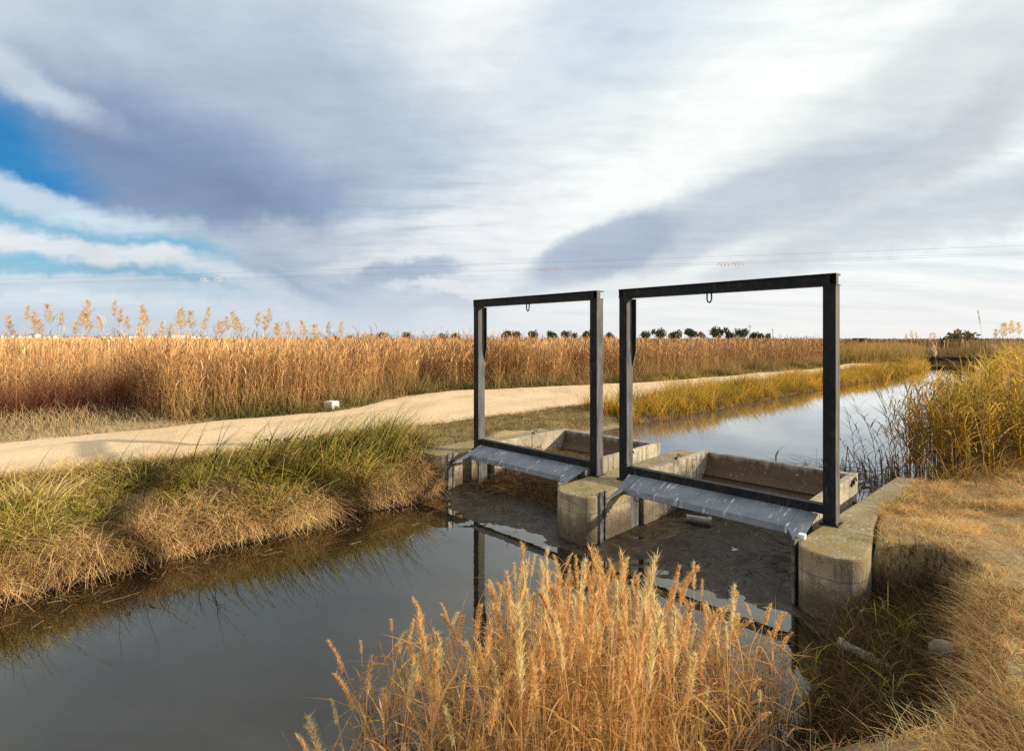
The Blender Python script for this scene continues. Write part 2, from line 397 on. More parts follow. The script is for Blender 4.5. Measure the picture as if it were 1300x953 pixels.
def hgt(u, v):
    u = np.asarray(u, float); v = np.asarray(v, float)
    up = sstep(v, 1.2, 1.6)
    zw = ZD*(1-up)+ZU*up
    bed = np.where(v < 1.4, -.74, -1.05)
    dl = uL(v)-u; dr = u-uR(v)                      # >0 on land
    inb = (v > -.9) & (v < 2.3)
    # distance from the water edge to the bank top
    wl = np.interp(v, [-60, -2, 0, 2, 3, 60], [.85, .75, .45, .35, .8, 1.0]); wr = np.interp(v, [-60, -3, -1.9, -1.2, -.9, -.8, 2.2, 3, 60], [.9, .75, .62, .58, .5, .06, .06, .5, .8])
    hl = np.where(dl > 0, zw+(0-zw)*np.clip(dl/wl, 0, 1)**.62, zw+(bed-zw)*sstep(-dl, 0, .75))
    hr = np.where(dr > 0, zw+(0-zw)*np.clip(dr/wr, 0, 1)**np.interp(v, [-2.5, -2.0, -.85, -.62], [.62, 3.2, 3.2, .62]), zw+(bed-zw)*sstep(-dr, 0, .6))
    end = .24-.42*np.exp(-((u-2.74)/.13)**2)*0+.10*vnoise(u, 0*u+5, .3)-.22*np.exp(-((u-2.72)/.16)**2)
    hol = sstep(v, -2.5, -2.1)*sstep(-v, end, end+.10)
    rim = .68+.07*vnoise(v, 0*v+13, .35)+.03*vnoise(v, u, .12)
    hr = np.where((hol > 0) & (dr > 0), hr*(1-hol)+hol*(ZD+.04+.10*np.clip(dr/.5, 0, 1)+.40*sstep(dr, rim-.17, rim+.02)), hr)
    h = np.where(dl > 0, hl, np.where(dr > 0, hr, np.maximum(hl, hr)))
    # silted floor between the piers
    mud = sstep(v+.12*vnoise(u, v, .4)+.05*vnoise(u, v, .13), -1.45, -.95)*sstep(-v, -1.7, -1.2)*((dl < .0) & (dr < .0))
    floor = -.480+.022*vnoise(u, v, .45)+.012*vnoise(u, v, .11)+np.where(u < 0, .02, 0) - .02*sstep(-v, .35, 1.1)+.006*vnoise(u, v, .05)
    h = h*(1-mud)+floor*mud
    rough = sstep(np.minimum(np.abs(dl), np.abs(dr)), .1, .7)*((dl > 0) | (dr > 0))
    h = h+rough*(.035*vnoise(u, v, .7)+.02*vnoise(u, v, .25))+np.where(dl > 0, .04*vnoise(u, v, .42)*sstep(dl, .02, .3)*sstep(-dl, -1.6, -1.0), 0)
    onroad = sstep(u, roadF(v)-.2, roadF(v)+.2)*sstep(-u, -roadN(v)-.2, -roadN(v)+.2)
    h = h*(1-onroad)+onroad*.012*vnoise(u, v, 1.5)
    h = h+np.where(dl > 3, 0.02*vnoise(u, v, 4), 0)
    h = np.where((dr > 0) & (dr < .22) & (v > -.8) & (v < 2.4), np.minimum(h, -.008), h)
    far = np.clip((np.hypot(u, v)-60)/40, 0, 1)
    return h*(1-far)+far*0.0
def hxy(x, y): return hgt(*UV(np.asarray(x, float), np.asarray(y, float)))

def axis_spacing(dense_lo, dense_hi, step, far):
    a = list(np.arange(dense_lo, dense_hi, step)); s = step; x = dense_hi
    up = []
    while x < far: up.append(x); s *= 1.12; x += s
    dn = []; s = step; x = dense_lo-step
    while x > -far: dn.append(x); s *= 1.12; x -= s
    return np.array(dn[::-1]+a+up+[far])
gu = axis_spacing(-5.2, 4.2, .05, 9000); gv = axis_spacing(-6.5, 6, .06, 9000)
UU, VV = np.meshgrid(gu, gv, indexing='ij')
HH = hgt(UU, VV)
XX, YY = W(UU, VV)
nu, nv = UU.shape
idx = np.arange(nu*nv).reshape(nu, nv)
Qg = np.stack([idx[:-1, :-1], idx[1:, :-1], idx[1:, 1:], idx[:-1, 1:]], -1).reshape(-1, 4)
g = np_mesh('ground', np.stack([XX, YY, HH], -1).reshape(-1, 3), Qg, None, M['ground'], smooth=True)
tag(g, kind='structure')
# sandy track, a thin sheet over the ground
rv = np.concatenate([np.arange(-40, -8, 1), np.arange(-8, 30, .12), np.arange(30, 35, 1.0)])
rt = np.linspace(0, 1, 19)
RF, RN = roadF(rv), roadN(rv)
RU = RF[:, None]*(1-rt)+RN[:, None]*rt + np.where((rt == 0) | (rt == 1), .05, 0)*vnoise(np.repeat(rv[:, None], 19, 1), rt[None]*0+5, .16)
RVv = np.repeat(rv[:, None], 19, 1)
RH = hgt(RU, RVv)+.012+.062*(np.abs(np.sin(rt*math.pi))**.5)[None]-.03*np.exp(-((rt-.3)/.08)**2)-.03*np.exp(-((rt-.7)/.08)**2)+.02*vnoise(RU, RVv, .5)*(rt*(1-rt)*4)[None]
rx, ry = W(RU, RVv)
ii = np.arange(RU.size).reshape(RU.shape)
Qr = np.stack([ii[:-1, :-1], ii[:-1, 1:], ii[1:, 1:], ii[1:, :-1]], -1).reshape(-1, 4)
rd = np_mesh('dirt_road', np.stack([rx, ry, RH], -1).reshape(-1, 3), Qr[:, ::-1], None, M['road'], smooth=True)
tag(rd, kind='structure')
# water sheets
def water(name, v0, v1, z, mat, pad=.45, n=80):
    vs = np.linspace(0, 1, n)**1.5*(v1-v0)+v0
    a = uL(vs)-pad; b = uR(vs)+pad
    if name == 'lower_canal_water': b = np.minimum(b, 2.9)
    V = []
    for A, B, v in zip(a, b, vs):
        V.append((*W(A, v), z)); V.append((*W(B, v), z))
    Q = [(2*i, 2*i+1, 2*i+3, 2*i+2) if v1 > v0 else (2*i+2, 2*i+3, 2*i+1, 2*i) for i in range(n-1)]
    o = np_mesh(name, V, Q, None, mat)
    return tag(o, kind='structure')
water('lower_canal_water', 1.25, -45, ZD, M['water_low'])
water('upper_canal_water', 1.50, 75, ZU, M['water_high'])

# ------------------------------------------------------------------ the weir
def at(u, v, z=0): return (*W(u, v), z)
RZ = -math.pi/4
def rounded(u0, u1, vn, vb, rl, rr, n=10):
    """pier outline: rounded nose at vn (downstream), square at vb"""
    p = [(u1, vb), (u0, vb)]
    for k in range(n+1):
        a = math.pi/2*k/n; p.append((u0+rl*(1-math.cos(a)), vn+rl*(1-math.sin(a))))
    for k in range(n+1):
        a = math.pi/2*k/n; p.append((u1-rr*(1-math.sin(a)), vn+rr*(1-math.cos(a))))
    return p
def guide(parent, u, v, side, ztop=.03):
    m = MB()
    for dv in (-.055, .035): m.box((min(u, u+side*.022), v+dv, -.62), (max(u, u+side*.022), v+dv+.022, ztop))
    m.box((min(u, u+side*.008), v-.033, -.62), (max(u, u+side*.008), v+.035, ztop-.012))
    return m.build('guide_rail', M['rail_steel'], parent)
# middle pier
mp = thing('concrete_pier', 'mossy round-nosed concrete pier between the two gate frames', 'pier', at(-.1, -.3, -.6), RZ)
def loc(pts, u0, v0): return [(a-u0, b-v0) for a, b in pts]
MB().prism(loc(rounded(-.38, .15, -.92, 2.0, .26, .16), -.1, -.3), 'z', -.25, .6, .018).build('pier_body', M['concrete'], mp)
g1 = guide(mp, .25, -.38, 1, .63); g1.location.z = 0
g1.data.transform(Matrix.Translation((0, 0, 0)))
g2 = guide(mp, -.28, -.38, -1, .63)
for gd in (g1, g2):
    for vtx in gd.data.vertices: vtx.co.z = (vtx.co.z+.62)*(.63/1.25) if vtx.co.z < 0 else vtx.co.z
# right pier
rp = thing('concrete_pier', 'long concrete pier with round stained nose against the grassy bank', 'pier', at(2.2, -.3, -.6), RZ)
o = rounded(2.0, 2.46, -.80, 2.35, .2, .2)
o[0] = (2.40, 2.35); o[1] = (2.16, 2.35)
o = [(2.26, .9), (2.33, .2), o[0]][:0]+[o[0]]+o[1:]+[(2.44, -.35), (2.34, .25), (2.28, .9)]
MB().prism(loc(o, 2.2, -.3), 'z', -.25, .6, .02).build('pier_body', M['concrete'], rp)
gd = guide(rp, -.2, -.36, -1, .63)
for vtx in gd.data.vertices: vtx.co.z = (vtx.co.z+.62)*(.63/1.25) if vtx.co.z < 0 else vtx.co.z
MB().box((-.215, -.29, .598), (-.165, -.23, .64), .006).build('stop_block', M['white_block'], rp)
# left abutment
la = thing('concrete_pier', 'half overgrown concrete abutment beside the left gate frame', 'pier', at(-2.6, -.3, -.6), RZ)
MB().prism(loc(rounded(-3.02, -2.44, -.78, 1.9, .3, .16), -2.6, -.3), 'z', -.25, .6, .018).build('pier_body', M['concrete'], la)
gd = guide(la, .16, -.30, 1, .63)
for vtx in gd.data.vertices: vtx.co.z = (vtx.co.z+.62)*(.63/1.25) if vtx.co.z < 0 else vtx.co.z

# basins
def make_basin(u0, label):
    t = thing('weir_basin', label, 'basin', at(u0, .9, 0), RZ)
    wdt = 1.78; vo = -.9
    prof = [(.06, .10), (1.75, .10), (1.745, .0), (1.70, -.14), (1.60, -.29), (1.44, -.43), (1.22, -.55), (1.0, -.62), (.06, -.62)]
    prof = [(a+vo, b) for a, b in prof]
    for a, b in ((0, .075), (wdt-.075, wdt)):
        MB().prism(prof, 'x', a, b, .008).build('side_wall', M['basin_wall'], t)
    outer = [(1.742, .088), (1.735, .0), (1.69, -.14), (1.59, -.285), (1.43, -.425), (1.21, -.54), (1.0, -.605)]
    inner = [(a-.085, b+.02*i) for i, (a, b) in enumerate(outer)]
    inner[0] = (outer[0][0]-.085, .088)
    poly = [(a+vo, b) for a, b in outer+inner[::-1]]
    MB().prism(poly, 'x', .0755, wdt-.0755).build('back_wall', M['silt'], t)
    return t, vo, wdt
def eyebolt(parent, p, ax):
    m = MB(); x, y, z = p
    m.tube([(x, y, z-.03), (x, y, z+.03), (x+.012, y+ax*.025, z+.048), (x+.012, y+ax*.05, z+.03), (x+.012, y+ax*.05, z+.008)], .008, 6)
    m.box((x-.02, y-.035, z-.014), (x+.014, y-.012, z+.012))
    return m.build('hook', M['steel'], parent)
bA, vo, wd = make_basin(-2.33, 'left concrete basin half filled with dead reeds')
eyebolt(bA, (.0375, .95+vo, .125), 1); eyebolt(bA, (wd+.006, .95+vo, .06), 1)
bB, vo, wd = make_basin(.12, 'right concrete basin with bare muddy curved back wall')
eyebolt(bB, (.0375, .9+vo, .125), 1); eyebolt(bB, (wd+.006, 1.45+vo, .03), 1); eyebolt(bB, (wd+.006, 1.53+vo, .035), 1)

# gate frames
def make_frame(label, u0, v0):
    SP = 2.075
    t = thing('gate_frame', label, 'gate frame', at(u0, v0, 0), RZ)
    for i, x in enumerate((0, SP)):
        m = MB()
        # channel section standing upright: web towards downstream, flanges running upstream
        m.box((x-.05, -.062, -.02), (x+.05, -.050, 2.058), .002)
        m.box((x-.05, -.0498, -.02), (x-.038, .062, 2.058)); m.box((x+.038, -.0498, -.02), (x+.05, .062, 2.058))
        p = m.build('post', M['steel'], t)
        if i == 0:
            q = MB(); bm = q.bm; pts = [(x+.0505, 2.05), (x+.098, 2.05), (x+.098, 1.47), (x+.0505, 1.27)]
            f0 = [bm.verts.new((a_, .052, b_)) for a_, b_ in pts]; f1 = [bm.verts.new((a_, .062, b_)) for a_, b_ in pts]
            bm.faces.new(f0); bm.faces.new(f1[::-1])
            for k in range(4): bm.faces.new((f0[k], f1[k], f1[(k+1) % 4], f0[(k+1) % 4]))
            q.build('guide_strip', M['steel'], p)
        b = MB().box((x-.075, -.085, -.004), (x+.075, .085, .010), .003); b.build('base_plate', M['steel'], p)
        for bx_ in (-.062, .062):
            MB().tube([(x+bx_, -.072, .008), (x+bx_, -.072, .026)], .010, 6).build('bolt', M['rail_steel'], p)
    m = MB()
    m.box((-.055, -.066, 2.06), (SP+.055, .066, 2.071)); m.box((-.055, -.012, 2.0712), (SP+.055, .0, 2.149)); m.box((-.055, -.075, 2.1492), (SP+.055, .075, 2.161), .002)
    m.box((-.055, -.064, 2.0712), (-.047, -.0125, 2.149)); m.box((SP+.047, -.064, 2.0712), (SP+.055, -.0125, 2.149))
    m.box((.0, -.062, 2.0715), (SP, -.0555, 2.1489))
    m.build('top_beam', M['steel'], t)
    m = MB(); hx = SP*.48
    m.tube([(hx-.022, -.03, 2.075), (hx-.024, -.03, 2.0), (hx-.014, -.03, 1.972), (hx, -.03, 1.964), (hx+.014, -.03, 1.972), (hx+.024, -.03, 2.0), (hx+.022, -.03, 2.075)], .0085, 6)
    m.build('lifting_hook', M['steel'], t, True)
    m = MB()
    m.box((.051, -.05, .082), (SP-.051, .0, .094)); m.box((.051, -.05, .0942), (SP-.051, -.04, .150)); m.box((.051, -.05, .1502), (SP-.051, .03, .160))
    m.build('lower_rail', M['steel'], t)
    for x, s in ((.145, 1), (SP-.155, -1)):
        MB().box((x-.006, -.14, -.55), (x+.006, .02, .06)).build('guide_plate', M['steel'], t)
    return t
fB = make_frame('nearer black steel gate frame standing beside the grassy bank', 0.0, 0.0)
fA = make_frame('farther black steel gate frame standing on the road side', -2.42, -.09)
# sheet-steel flaps
def make_flap(label, u0, v0):
    t = thing('sluice_flap', label, 'sluice gate', at(u0, v0, 0), RZ)
    def zz(v): return .083+.29*(v+.05)
    def plate(name, pts, mat, th=.009):
        m = MB(); bm = m.bm
        a = [bm.verts.new((x, y, z)) for x, y, z in pts]; b = [bm.verts.new((x, y, z-th)) for x, y, z in pts]
        bm.faces.new(a); bm.faces.new(b[::-1]); n = len(pts)
        for i in range(n): bm.faces.new((a[i], b[i], b[(i+1) % n], a[(i+1) % n]))
        return m.build(name, mat, t)
    x0, x1 = .22, 1.83
    p = plate('main_sheet', [(x0, -.052, zz(-.052)), (x0, -.34, zz(-.34)), (x1, -.34, zz(-.34)), (x1, -.052, zz(-.052))], M['sheet'])
    plate('lip', [(x0, -.341, zz(-.34)+.002), (x1, -.341, zz(-.34)+.002), (x1, -.352, zz(-.34)-.05), (x0, -.352, zz(-.34)-.05)], M['sheet'], .006)
    plate('side_wing', [(x0-.003, -.052, zz(-.052)), (.075, -.052, zz(-.052)-.004), (.157, -.62, zz(-.62)+.01), (x0-.003, -.36, zz(-.34)-.004)], M['sheet'])
    plate('side_wing', [(x1+.003, -.052, zz(-.052)), (x1+.003, -.36, zz(-.34)-.004), (1.985, -.60, zz(-.60)+.02), (1.985, -.052, zz(-.052)-.006)], M['sheet'])
    m = MB(); m.tube([(.33, -.335, -.02), (.33, -.34, -.10), (.40, -.34, -.10), (.40, -.335, -.02)], .007, 6); m.build('handle', M['steel'], t)
    for x in (x0+.02, x1-.03): MB().box((x, -.33, zz(-.33)-.045), (x+.01, -.06, zz(-.33)-.012)).build('stiffener', M['sheet'], t)
    return t
make_flap('nearer grey sheet steel flap streaked white under the right gate frame', 0.0, 0.0)
make_flap('farther grey sheet steel flap below the left gate frame', -2.42, -.09)

# pipe stub, marker block, pale pipe, stone
t = thing('pipe_stub', 'short pale pipe stub lying on the mud under the right flap', 'pipe', at(.62, .52, -.44), RZ+.3)
m = MB(); m.tube([(-.13, 0, 0), (.10, 0, 0)], .042, 14); m.tube([(.1005, 0, 0), (.13, 0, 0)], .05, 14); m.build('pipe_body', M['pale_pipe'], t, False)
def pxg(x, y, z=0):
    D = F*(EYE-z)/(y-430); return (x-650)*D/F, D
bx, by = pxg(421, 519)
wb = thing('marker_block', 'small white block at the far edge of the dirt road', 'marker', (bx, by, 0), -.5)
MB().box((-.13, -.11, -.05), (.13, .11, .17), .015).build('block_body', M['white_block'], wb)
MB().box((-.118, -.098, .1701), (.118, .098, .182), .004).build('block_cap', M['white_block'], wb)
px_, py_ = pxg(1100, 822, -.30)
t = thing('broken_pipe', 'pale broken pipe lying in the shaded hollow beside the right pier', 'pipe', (px_, py_, -.36), -.75)
t.rotation_euler = (0, R(12), -.8)
m = MB(); m.tube([(-.13, 0, 0), (.0, 0, .004), (.13, 0, 0)], .03, 12); m.build('pipe_body', M['pale_pipe'], t)
m = MB(); m.tube([(-.16, 0, 0), (-.1301, 0, 0)], .038, 12); m.build('collar', M['pale_pipe'], t)
sx, sy = pxg(1208, 838, -.05)
m = MB(); bmesh.ops.create_icosphere(m.bm, subdivisions=3, radius=.06)
for vtx in m.bm.verts:
    k = 1+.22*float(vnoise(vtx.co.x*3+vtx.co.z, vtx.co.y*3, .15)); vtx.co *= k; vtx.co.z *= .7
st = m.build('stone', M['stone'], None, True); st.location = (sx-.04, sy, .01)
tag(st, 'pale rounded stone set in the edge of the grassy bank', 'stone')

# ------------------------------------------------------------------ vegetation
GOLD = [(.62, .37, .175), (.70, .44, .225), (.54, .305, .14), (.76, .53, .31), (.46, .27, .14)]
STRAW = [(.46, .33, .16), (.56, .42, .22), (.36, .25, .11), (.28, .18, .08)]
GREEN = [(.16, .185, .030), (.26, .26, .040), (.09, .12, .022), (.36, .31, .065)]
YGREEN = [(.48, .34, .06), (.32, .26, .05), (.58, .37, .07), (.22, .19, .04)]

def field_points(n, vmin, vmax, dmin, dmax, power=1.0):
    """points on the reed field beyond the road, measured from the road edge"""
    v = rng.uniform(vmin, vmax, n); d = dmin+(dmax-dmin)*rng.uniform(0, 1, n)**power
    u = roadF(v)-d
    return u, v, d
def reed_patch(B, u, v, hs, wscale=1.0, leaves=2, pl=True, cols=GOLD, wind=.5):
    N = len(u); x, y = W(u, v); z = hgt(u, v)
    base = np.c_[x, y, z-.02]
    patch = vnoise(u, v, 1.7)*.5+vnoise(u, v, .6)*.3
    cc = pick(N, cols, jit=.15)*(1+.40*patch[:, None])
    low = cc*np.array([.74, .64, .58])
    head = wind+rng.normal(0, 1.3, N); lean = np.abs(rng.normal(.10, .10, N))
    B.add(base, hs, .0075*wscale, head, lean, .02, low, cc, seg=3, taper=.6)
    for k in range(leaves):
        f = rng.uniform(.15, .85, N); hh = hs*f
        lb = np.c_[x+np.cos(head)*lean*hs*f**1.8, y+np.sin(head)*lean*hs*f**1.8, z+hh]
        B.add(lb, rng.uniform(.15, .42, N), rng.uniform(.007, .013, N)*wscale, rng.uniform(0, 6.3, N), rng.uniform(.4, 1.1, N), rng.uniform(.1, .8, N), cc*.9, cc*rng.uniform(.8, 1.25, (N, 1)), seg=2)
    if pl:
        k = rng.uniform(0, 1, N) < .5
        tb = np.c_[x+np.cos(head)*lean*hs, y+np.sin(head)*lean*hs, z+hs*.96][k]
        n = k.sum()
        B.add(tb, rng.uniform(.12, .30, n), rng.uniform(.008, .022, n)*wscale, head[k]+rng.normal(0, 1.2, n), rng.uniform(.1, .9, n), .15, cc[k]*1.0, cc[k]*1.2+.03, seg=3, bulge=.8)
fld = Blades()
# front of the field, then the deep interior, then the far plain
def vseg(n): return rng.uniform(-14, 34, n)
for (n, va, vb, da, db, ws, lv) in ((15000, -9, 3, .7, 3.5, .9, 4), (13000, 3, 14, .7, 3.5, 1.0, 4), (9000, 14, 45, .7, 4, 1.4, 2),
                                    (14000, -14, 20, 3.5, 14, 1.2, 2), (9000, -24, 60, 10, 45, 2.0, 1)):
    u, v, d = field_points(n, va, vb, da, db)
    keep = np.ones(n, bool)
    edge = .8+.55*vnoise(v, u*0+2, 1.7)+.35*vnoise(v, u*0+6, .45)+np.where(v < -2.6, 2.6, 0)*np.clip((-2.6-v)/.5, 0, 1)   # wider verge at the far left
    keep &= d > edge
    u, v, d = u[keep], v[keep], d[keep]
    hs = 1.34+.12*vnoise(u, v, 2.3)+rng.normal(0, .15, len(u))+.16*vnoise(u, v, .8)-.75*np.exp(-(d-edge[keep])/.45)*rng.uniform(0, 1, len(u))**.8
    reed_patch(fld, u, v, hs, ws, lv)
n = 520
v = rng.uniform(-7, 7, n); u = roadF(v)-rng.uniform(2.6, 8, n)
reed_patch(fld, u, v, 1.55+np.abs(rng.normal(0, .22, n))*np.interp(v, [-6, 2, 7], [1.3, 1.2, .6]), .9, 3, True, [(.70, .50, .28), (.62, .42, .22)])
n = 46000
ang = rng.uniform(-.9, .95, n); D = 35*np.exp(rng.uniform(0, 1, n)*math.log(500/35))
x, y = D*np.sin(ang), D*np.cos(ang); u, v = UV(x, y)
k = (u < roadF(v)-6) | (v > 62)
x, y, D, ang = x[k], y[k], D[k], ang[k]; n = len(x)
cc = pick(n, GOLD, jit=.1)*np.array([.95, 1.0, 1.12])
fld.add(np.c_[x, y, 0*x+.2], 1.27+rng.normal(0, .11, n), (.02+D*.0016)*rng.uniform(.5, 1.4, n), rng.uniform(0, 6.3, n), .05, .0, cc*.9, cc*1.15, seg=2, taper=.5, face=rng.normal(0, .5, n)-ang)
o = fld.build('reed_field', M['field']); tag(o, 'wide field of dry golden reeds beyond the dirt road', 'reeds', kind='stuff')

# verge: mixed low grass between road and field
vg = Blades()
n = 38000
v = rng.uniform(-9, 34, n)
wv = np.where(v < -2.4, 2.9, 1.15)
d = rng.uniform(-.12, 1, n)**1.0*wv
u = roadF(v)-d; x, y = W(u, v); z = hgt(u, v)
mask = vnoise(u, v, .9)
hh = np.clip(.12+.30*np.clip(d/wv, 0, 1)+.12*mask, .05, .7)*rng.uniform(.6, 1.3, n)
gmix = np.clip(.35+.8*mask+.25*np.where(v > -2, 1, -1), 0, 1)[:, None]
cc = pick(n, STRAW)*(1-gmix)+pick(n, [(.13, .14, .045), (.20, .19, .07), (.10, .11, .04)])*gmix
pale = (v < -2.4)[:, None]*.75
cc = cc*(1-pale)+pick(n, [(.64, .52, .37), (.56, .43, .28), (.5, .42, .26)])*pale
hh = hh*np.where(v < -2.4, 1.0, 1.0)
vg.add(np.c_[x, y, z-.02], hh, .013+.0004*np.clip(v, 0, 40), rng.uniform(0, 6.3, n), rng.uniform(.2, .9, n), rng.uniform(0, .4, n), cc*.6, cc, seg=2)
n = 9000
v = rng.uniform(-2.6, 30, n); d = .62+.5*vnoise(v, v*0+2, 1.7)+rng.normal(0, .22, n); u = roadF(v)-d; x, y = W(u, v); k = (np.abs(x-bx) > .35) | (y > by+.12); u, v, x, y = u[k], v[k], x[k], y[k]; n = len(u); z = hgt(u, v)
cc = pick(n, [(.62, .42, .22), (.50, .33, .16), (.36, .27, .11), (.22, .20, .08)])*(1+.4*vnoise(u, v, .5)[:, None])
vg.add(np.c_[x, y, z-.02], rng.uniform(.15, .95, n)**1.2*(1+.4*vnoise(v, v*0, .8)), .009+.0003*np.clip(v, 0, 40), rng.uniform(0, 6.3, n), rng.uniform(.1, .7, n), rng.uniform(0, .3, n), cc*.6, cc, seg=3)
o = vg.build('verge_grass', M['grass']); tag(o, 'low mixed green and straw grass along the far road edge', 'grass', kind='stuff')
# dark reddish scrub at far left, in front of the reeds
sb = Blades()
n = 5200
v = rng.uniform(-8.5, -2.1, n); d = 3.05+rng.normal(0, .25, n)+.25*vnoise(v, v*0, .8); u = roadF(v)-d; x, y = W(u, v); z = hgt(u, v)
cc = pick(n, [(.36, .13, .09), (.44, .18, .12), (.24, .10, .07), (.40, .24, .14)])
sb.add(np.c_[x, y, z], rng.uniform(.40, .95, n)*(1+.25*vnoise(v, d*0, .5)), .012, rng.uniform(0, 6.3, n), rng.uniform(.2, .7, n), .1, cc*.5, cc, seg=2)
o = sb.build('red_scrub', M['foliage']); tag(o, 'dark reddish brown scrub along the foot of the reeds', 'scrub', kind='stuff')

# near left bank: green arching grass over a skirt of dead straw
lb = Blades()
n = 21000
v = rng.uniform(-7.5, -.75, n); top = uL(v); s = rng.uniform(0, 1, n)
u = top-.05-s*(top-roadN(v)-.05); x, y = W(u, v); z = hgt(u, v)
m1 = vnoise(u, v, .55); m2 = vnoise(u+9, v, .25)
dist = top-u
# straw mat everywhere
cc = pick(n, [(.60, .42, .20), (.72, .53, .28), (.46, .31, .14), (.30, .19, .08)])*(1+.5*vnoise(u, v, .25)[:, None])
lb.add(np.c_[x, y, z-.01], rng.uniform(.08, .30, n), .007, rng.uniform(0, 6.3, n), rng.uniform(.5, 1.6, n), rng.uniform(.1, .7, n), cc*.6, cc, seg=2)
# dead skirt hanging towards the water: outwards heading is +u (world -45 deg)
n = 26000
v = rng.uniform(-7.5, -.8, n); du = np.abs(rng.normal(0, .21, n)); u = uL(v)+.0-du*(1+.5*vnoise(v, v*0+4, .5)); x, y = W(u, v); z = hgt(u, v)
cc = pick(n, [(.62, .42, .22), (.76, .55, .32), (.46, .29, .14), (.30, .18, .08)])*(1+.6*vnoise(u, v, .22)[:, None])
lb.add(np.c_[x, y, z], rng.uniform(.10, .36, n)*(1+.4*vnoise(v, u, .4)), rng.uniform(.004, .008, n), RZ+rng.normal(0, 1.1, n), rng.uniform(.3, 1.3, n), rng.uniform(.2, 1.35, n), cc*.85, cc*1.1, seg=4)
# green clumps
ncl = 1000
v = rng.uniform(-7.5, -.45, ncl); f = rng.beta(.75, 1.45, ncl); u = uL(v)-.12-f*1.9
dens = .55+.75*vnoise(u, v, .7)-.15*(f < .06)
k = (rng.uniform(0, 1, ncl) < dens) & ((v < -.8) | (u < -2.62)); u, v, f = u[k], v[k], f[k]
per = 48; n = len(u)*per
ox, oy = rng.normal(0, .062, n), rng.normal(0, .062, n)
x, y = W(np.repeat(u, per), np.repeat(v, per)); x += ox; y += oy; cu, cv = UV(x, y); z = hgt(cu, cv)
ch = np.repeat(rng.normal(.4, 1.0, len(u)), per)
hd = np.arctan2(oy+.035*np.sin(ch), ox+.035*np.cos(ch))+rng.normal(0, .5, n)
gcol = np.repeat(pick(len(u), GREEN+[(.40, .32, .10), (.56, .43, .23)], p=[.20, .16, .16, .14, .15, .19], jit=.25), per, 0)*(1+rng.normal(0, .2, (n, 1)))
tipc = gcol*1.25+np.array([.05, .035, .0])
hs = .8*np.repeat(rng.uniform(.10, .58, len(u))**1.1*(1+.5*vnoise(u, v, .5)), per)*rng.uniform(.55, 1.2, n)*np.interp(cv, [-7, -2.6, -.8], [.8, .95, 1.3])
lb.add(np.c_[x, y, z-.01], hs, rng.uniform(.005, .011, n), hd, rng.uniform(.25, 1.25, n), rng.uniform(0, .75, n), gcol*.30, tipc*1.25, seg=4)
# broad dark leaves in patches
n = 5200
v = rng.uniform(-7, -1.2, n); u = uL(v)-.25-rng.uniform(0, 1.5, n); k = vnoise(u+3, v+8, .75) > .18; u, v = u[k], v[k]; n = len(u); x, y = W(u, v); z = hgt(u, v)
cc = pick(n, [(.05, .085, .018), (.085, .13, .025), (.13, .17, .03), (.24, .24, .05)])
lb.add(np.c_[x, y, z+rng.uniform(.02, .22, n)], rng.uniform(.05, .12, n), rng.uniform(.015, .032, n), rng.uniform(0, 6.3, n), rng.uniform(.3, 1.6, n), rng.uniform(.2, 1, n), cc*.8, cc*1.15, seg=3, bulge=.8)
# taller flag reeds near the abutment
n = 420
v = -1.0-np.abs(rng.normal(0, 1.3, n)); u = uL(v)-.35-rng.uniform(0, .9, n); x, y = W(u, v); z = hgt(u, v)
cc = pick(n, [(.20, .20, .05), (.32, .27, .08), (.15, .17, .04)])
lb.add(np.c_[x, y, z], rng.uniform(.45, .80, n), .012, rng.normal(.3, .5, n), rng.uniform(.25, .8, n), .12, cc*.6, cc*1.3, seg=4)
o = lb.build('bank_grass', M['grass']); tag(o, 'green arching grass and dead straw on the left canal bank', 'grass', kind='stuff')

# verge by the basin (short, patchy) and golden tussocks along the upper canal
ub = Blades()
n = 15000
v = rng.uniform(-.8, 5, n); s = rng.uniform(0, 1, n); u = uL(v)-.05-s*(uL(v)-roadN(v)+.05); x, y = W(u, v); z = hgt(u, v)
keep = ~((u > -3.05) & (v < 1.95)); u, v, x, y, z = u[keep], v[keep], x[keep], y[keep], z[keep]; n = len(u)
gm = np.clip(.45+.7*vnoise(u, v, .6), 0, 1)[:, None]
cc = pick(n, [(.40, .30, .15), (.34, .25, .12)])*(1-gm)+pick(n, [(.20, .19, .06), (.28, .24, .08)])*gm
ub.add(np.c_[x, y, z-.01], rng.uniform(.04, .13, n), .008, rng.uniform(0, 6.3, n), rng.uniform(.4, 1.4, n), rng.uniform(0, .5, n), cc*.6, cc, seg=2)
o = ub.build('short_grass', M['grass']); tag(o, 'short patchy grass between the left basin and the road', 'grass', kind='stuff')
ub = Blades()
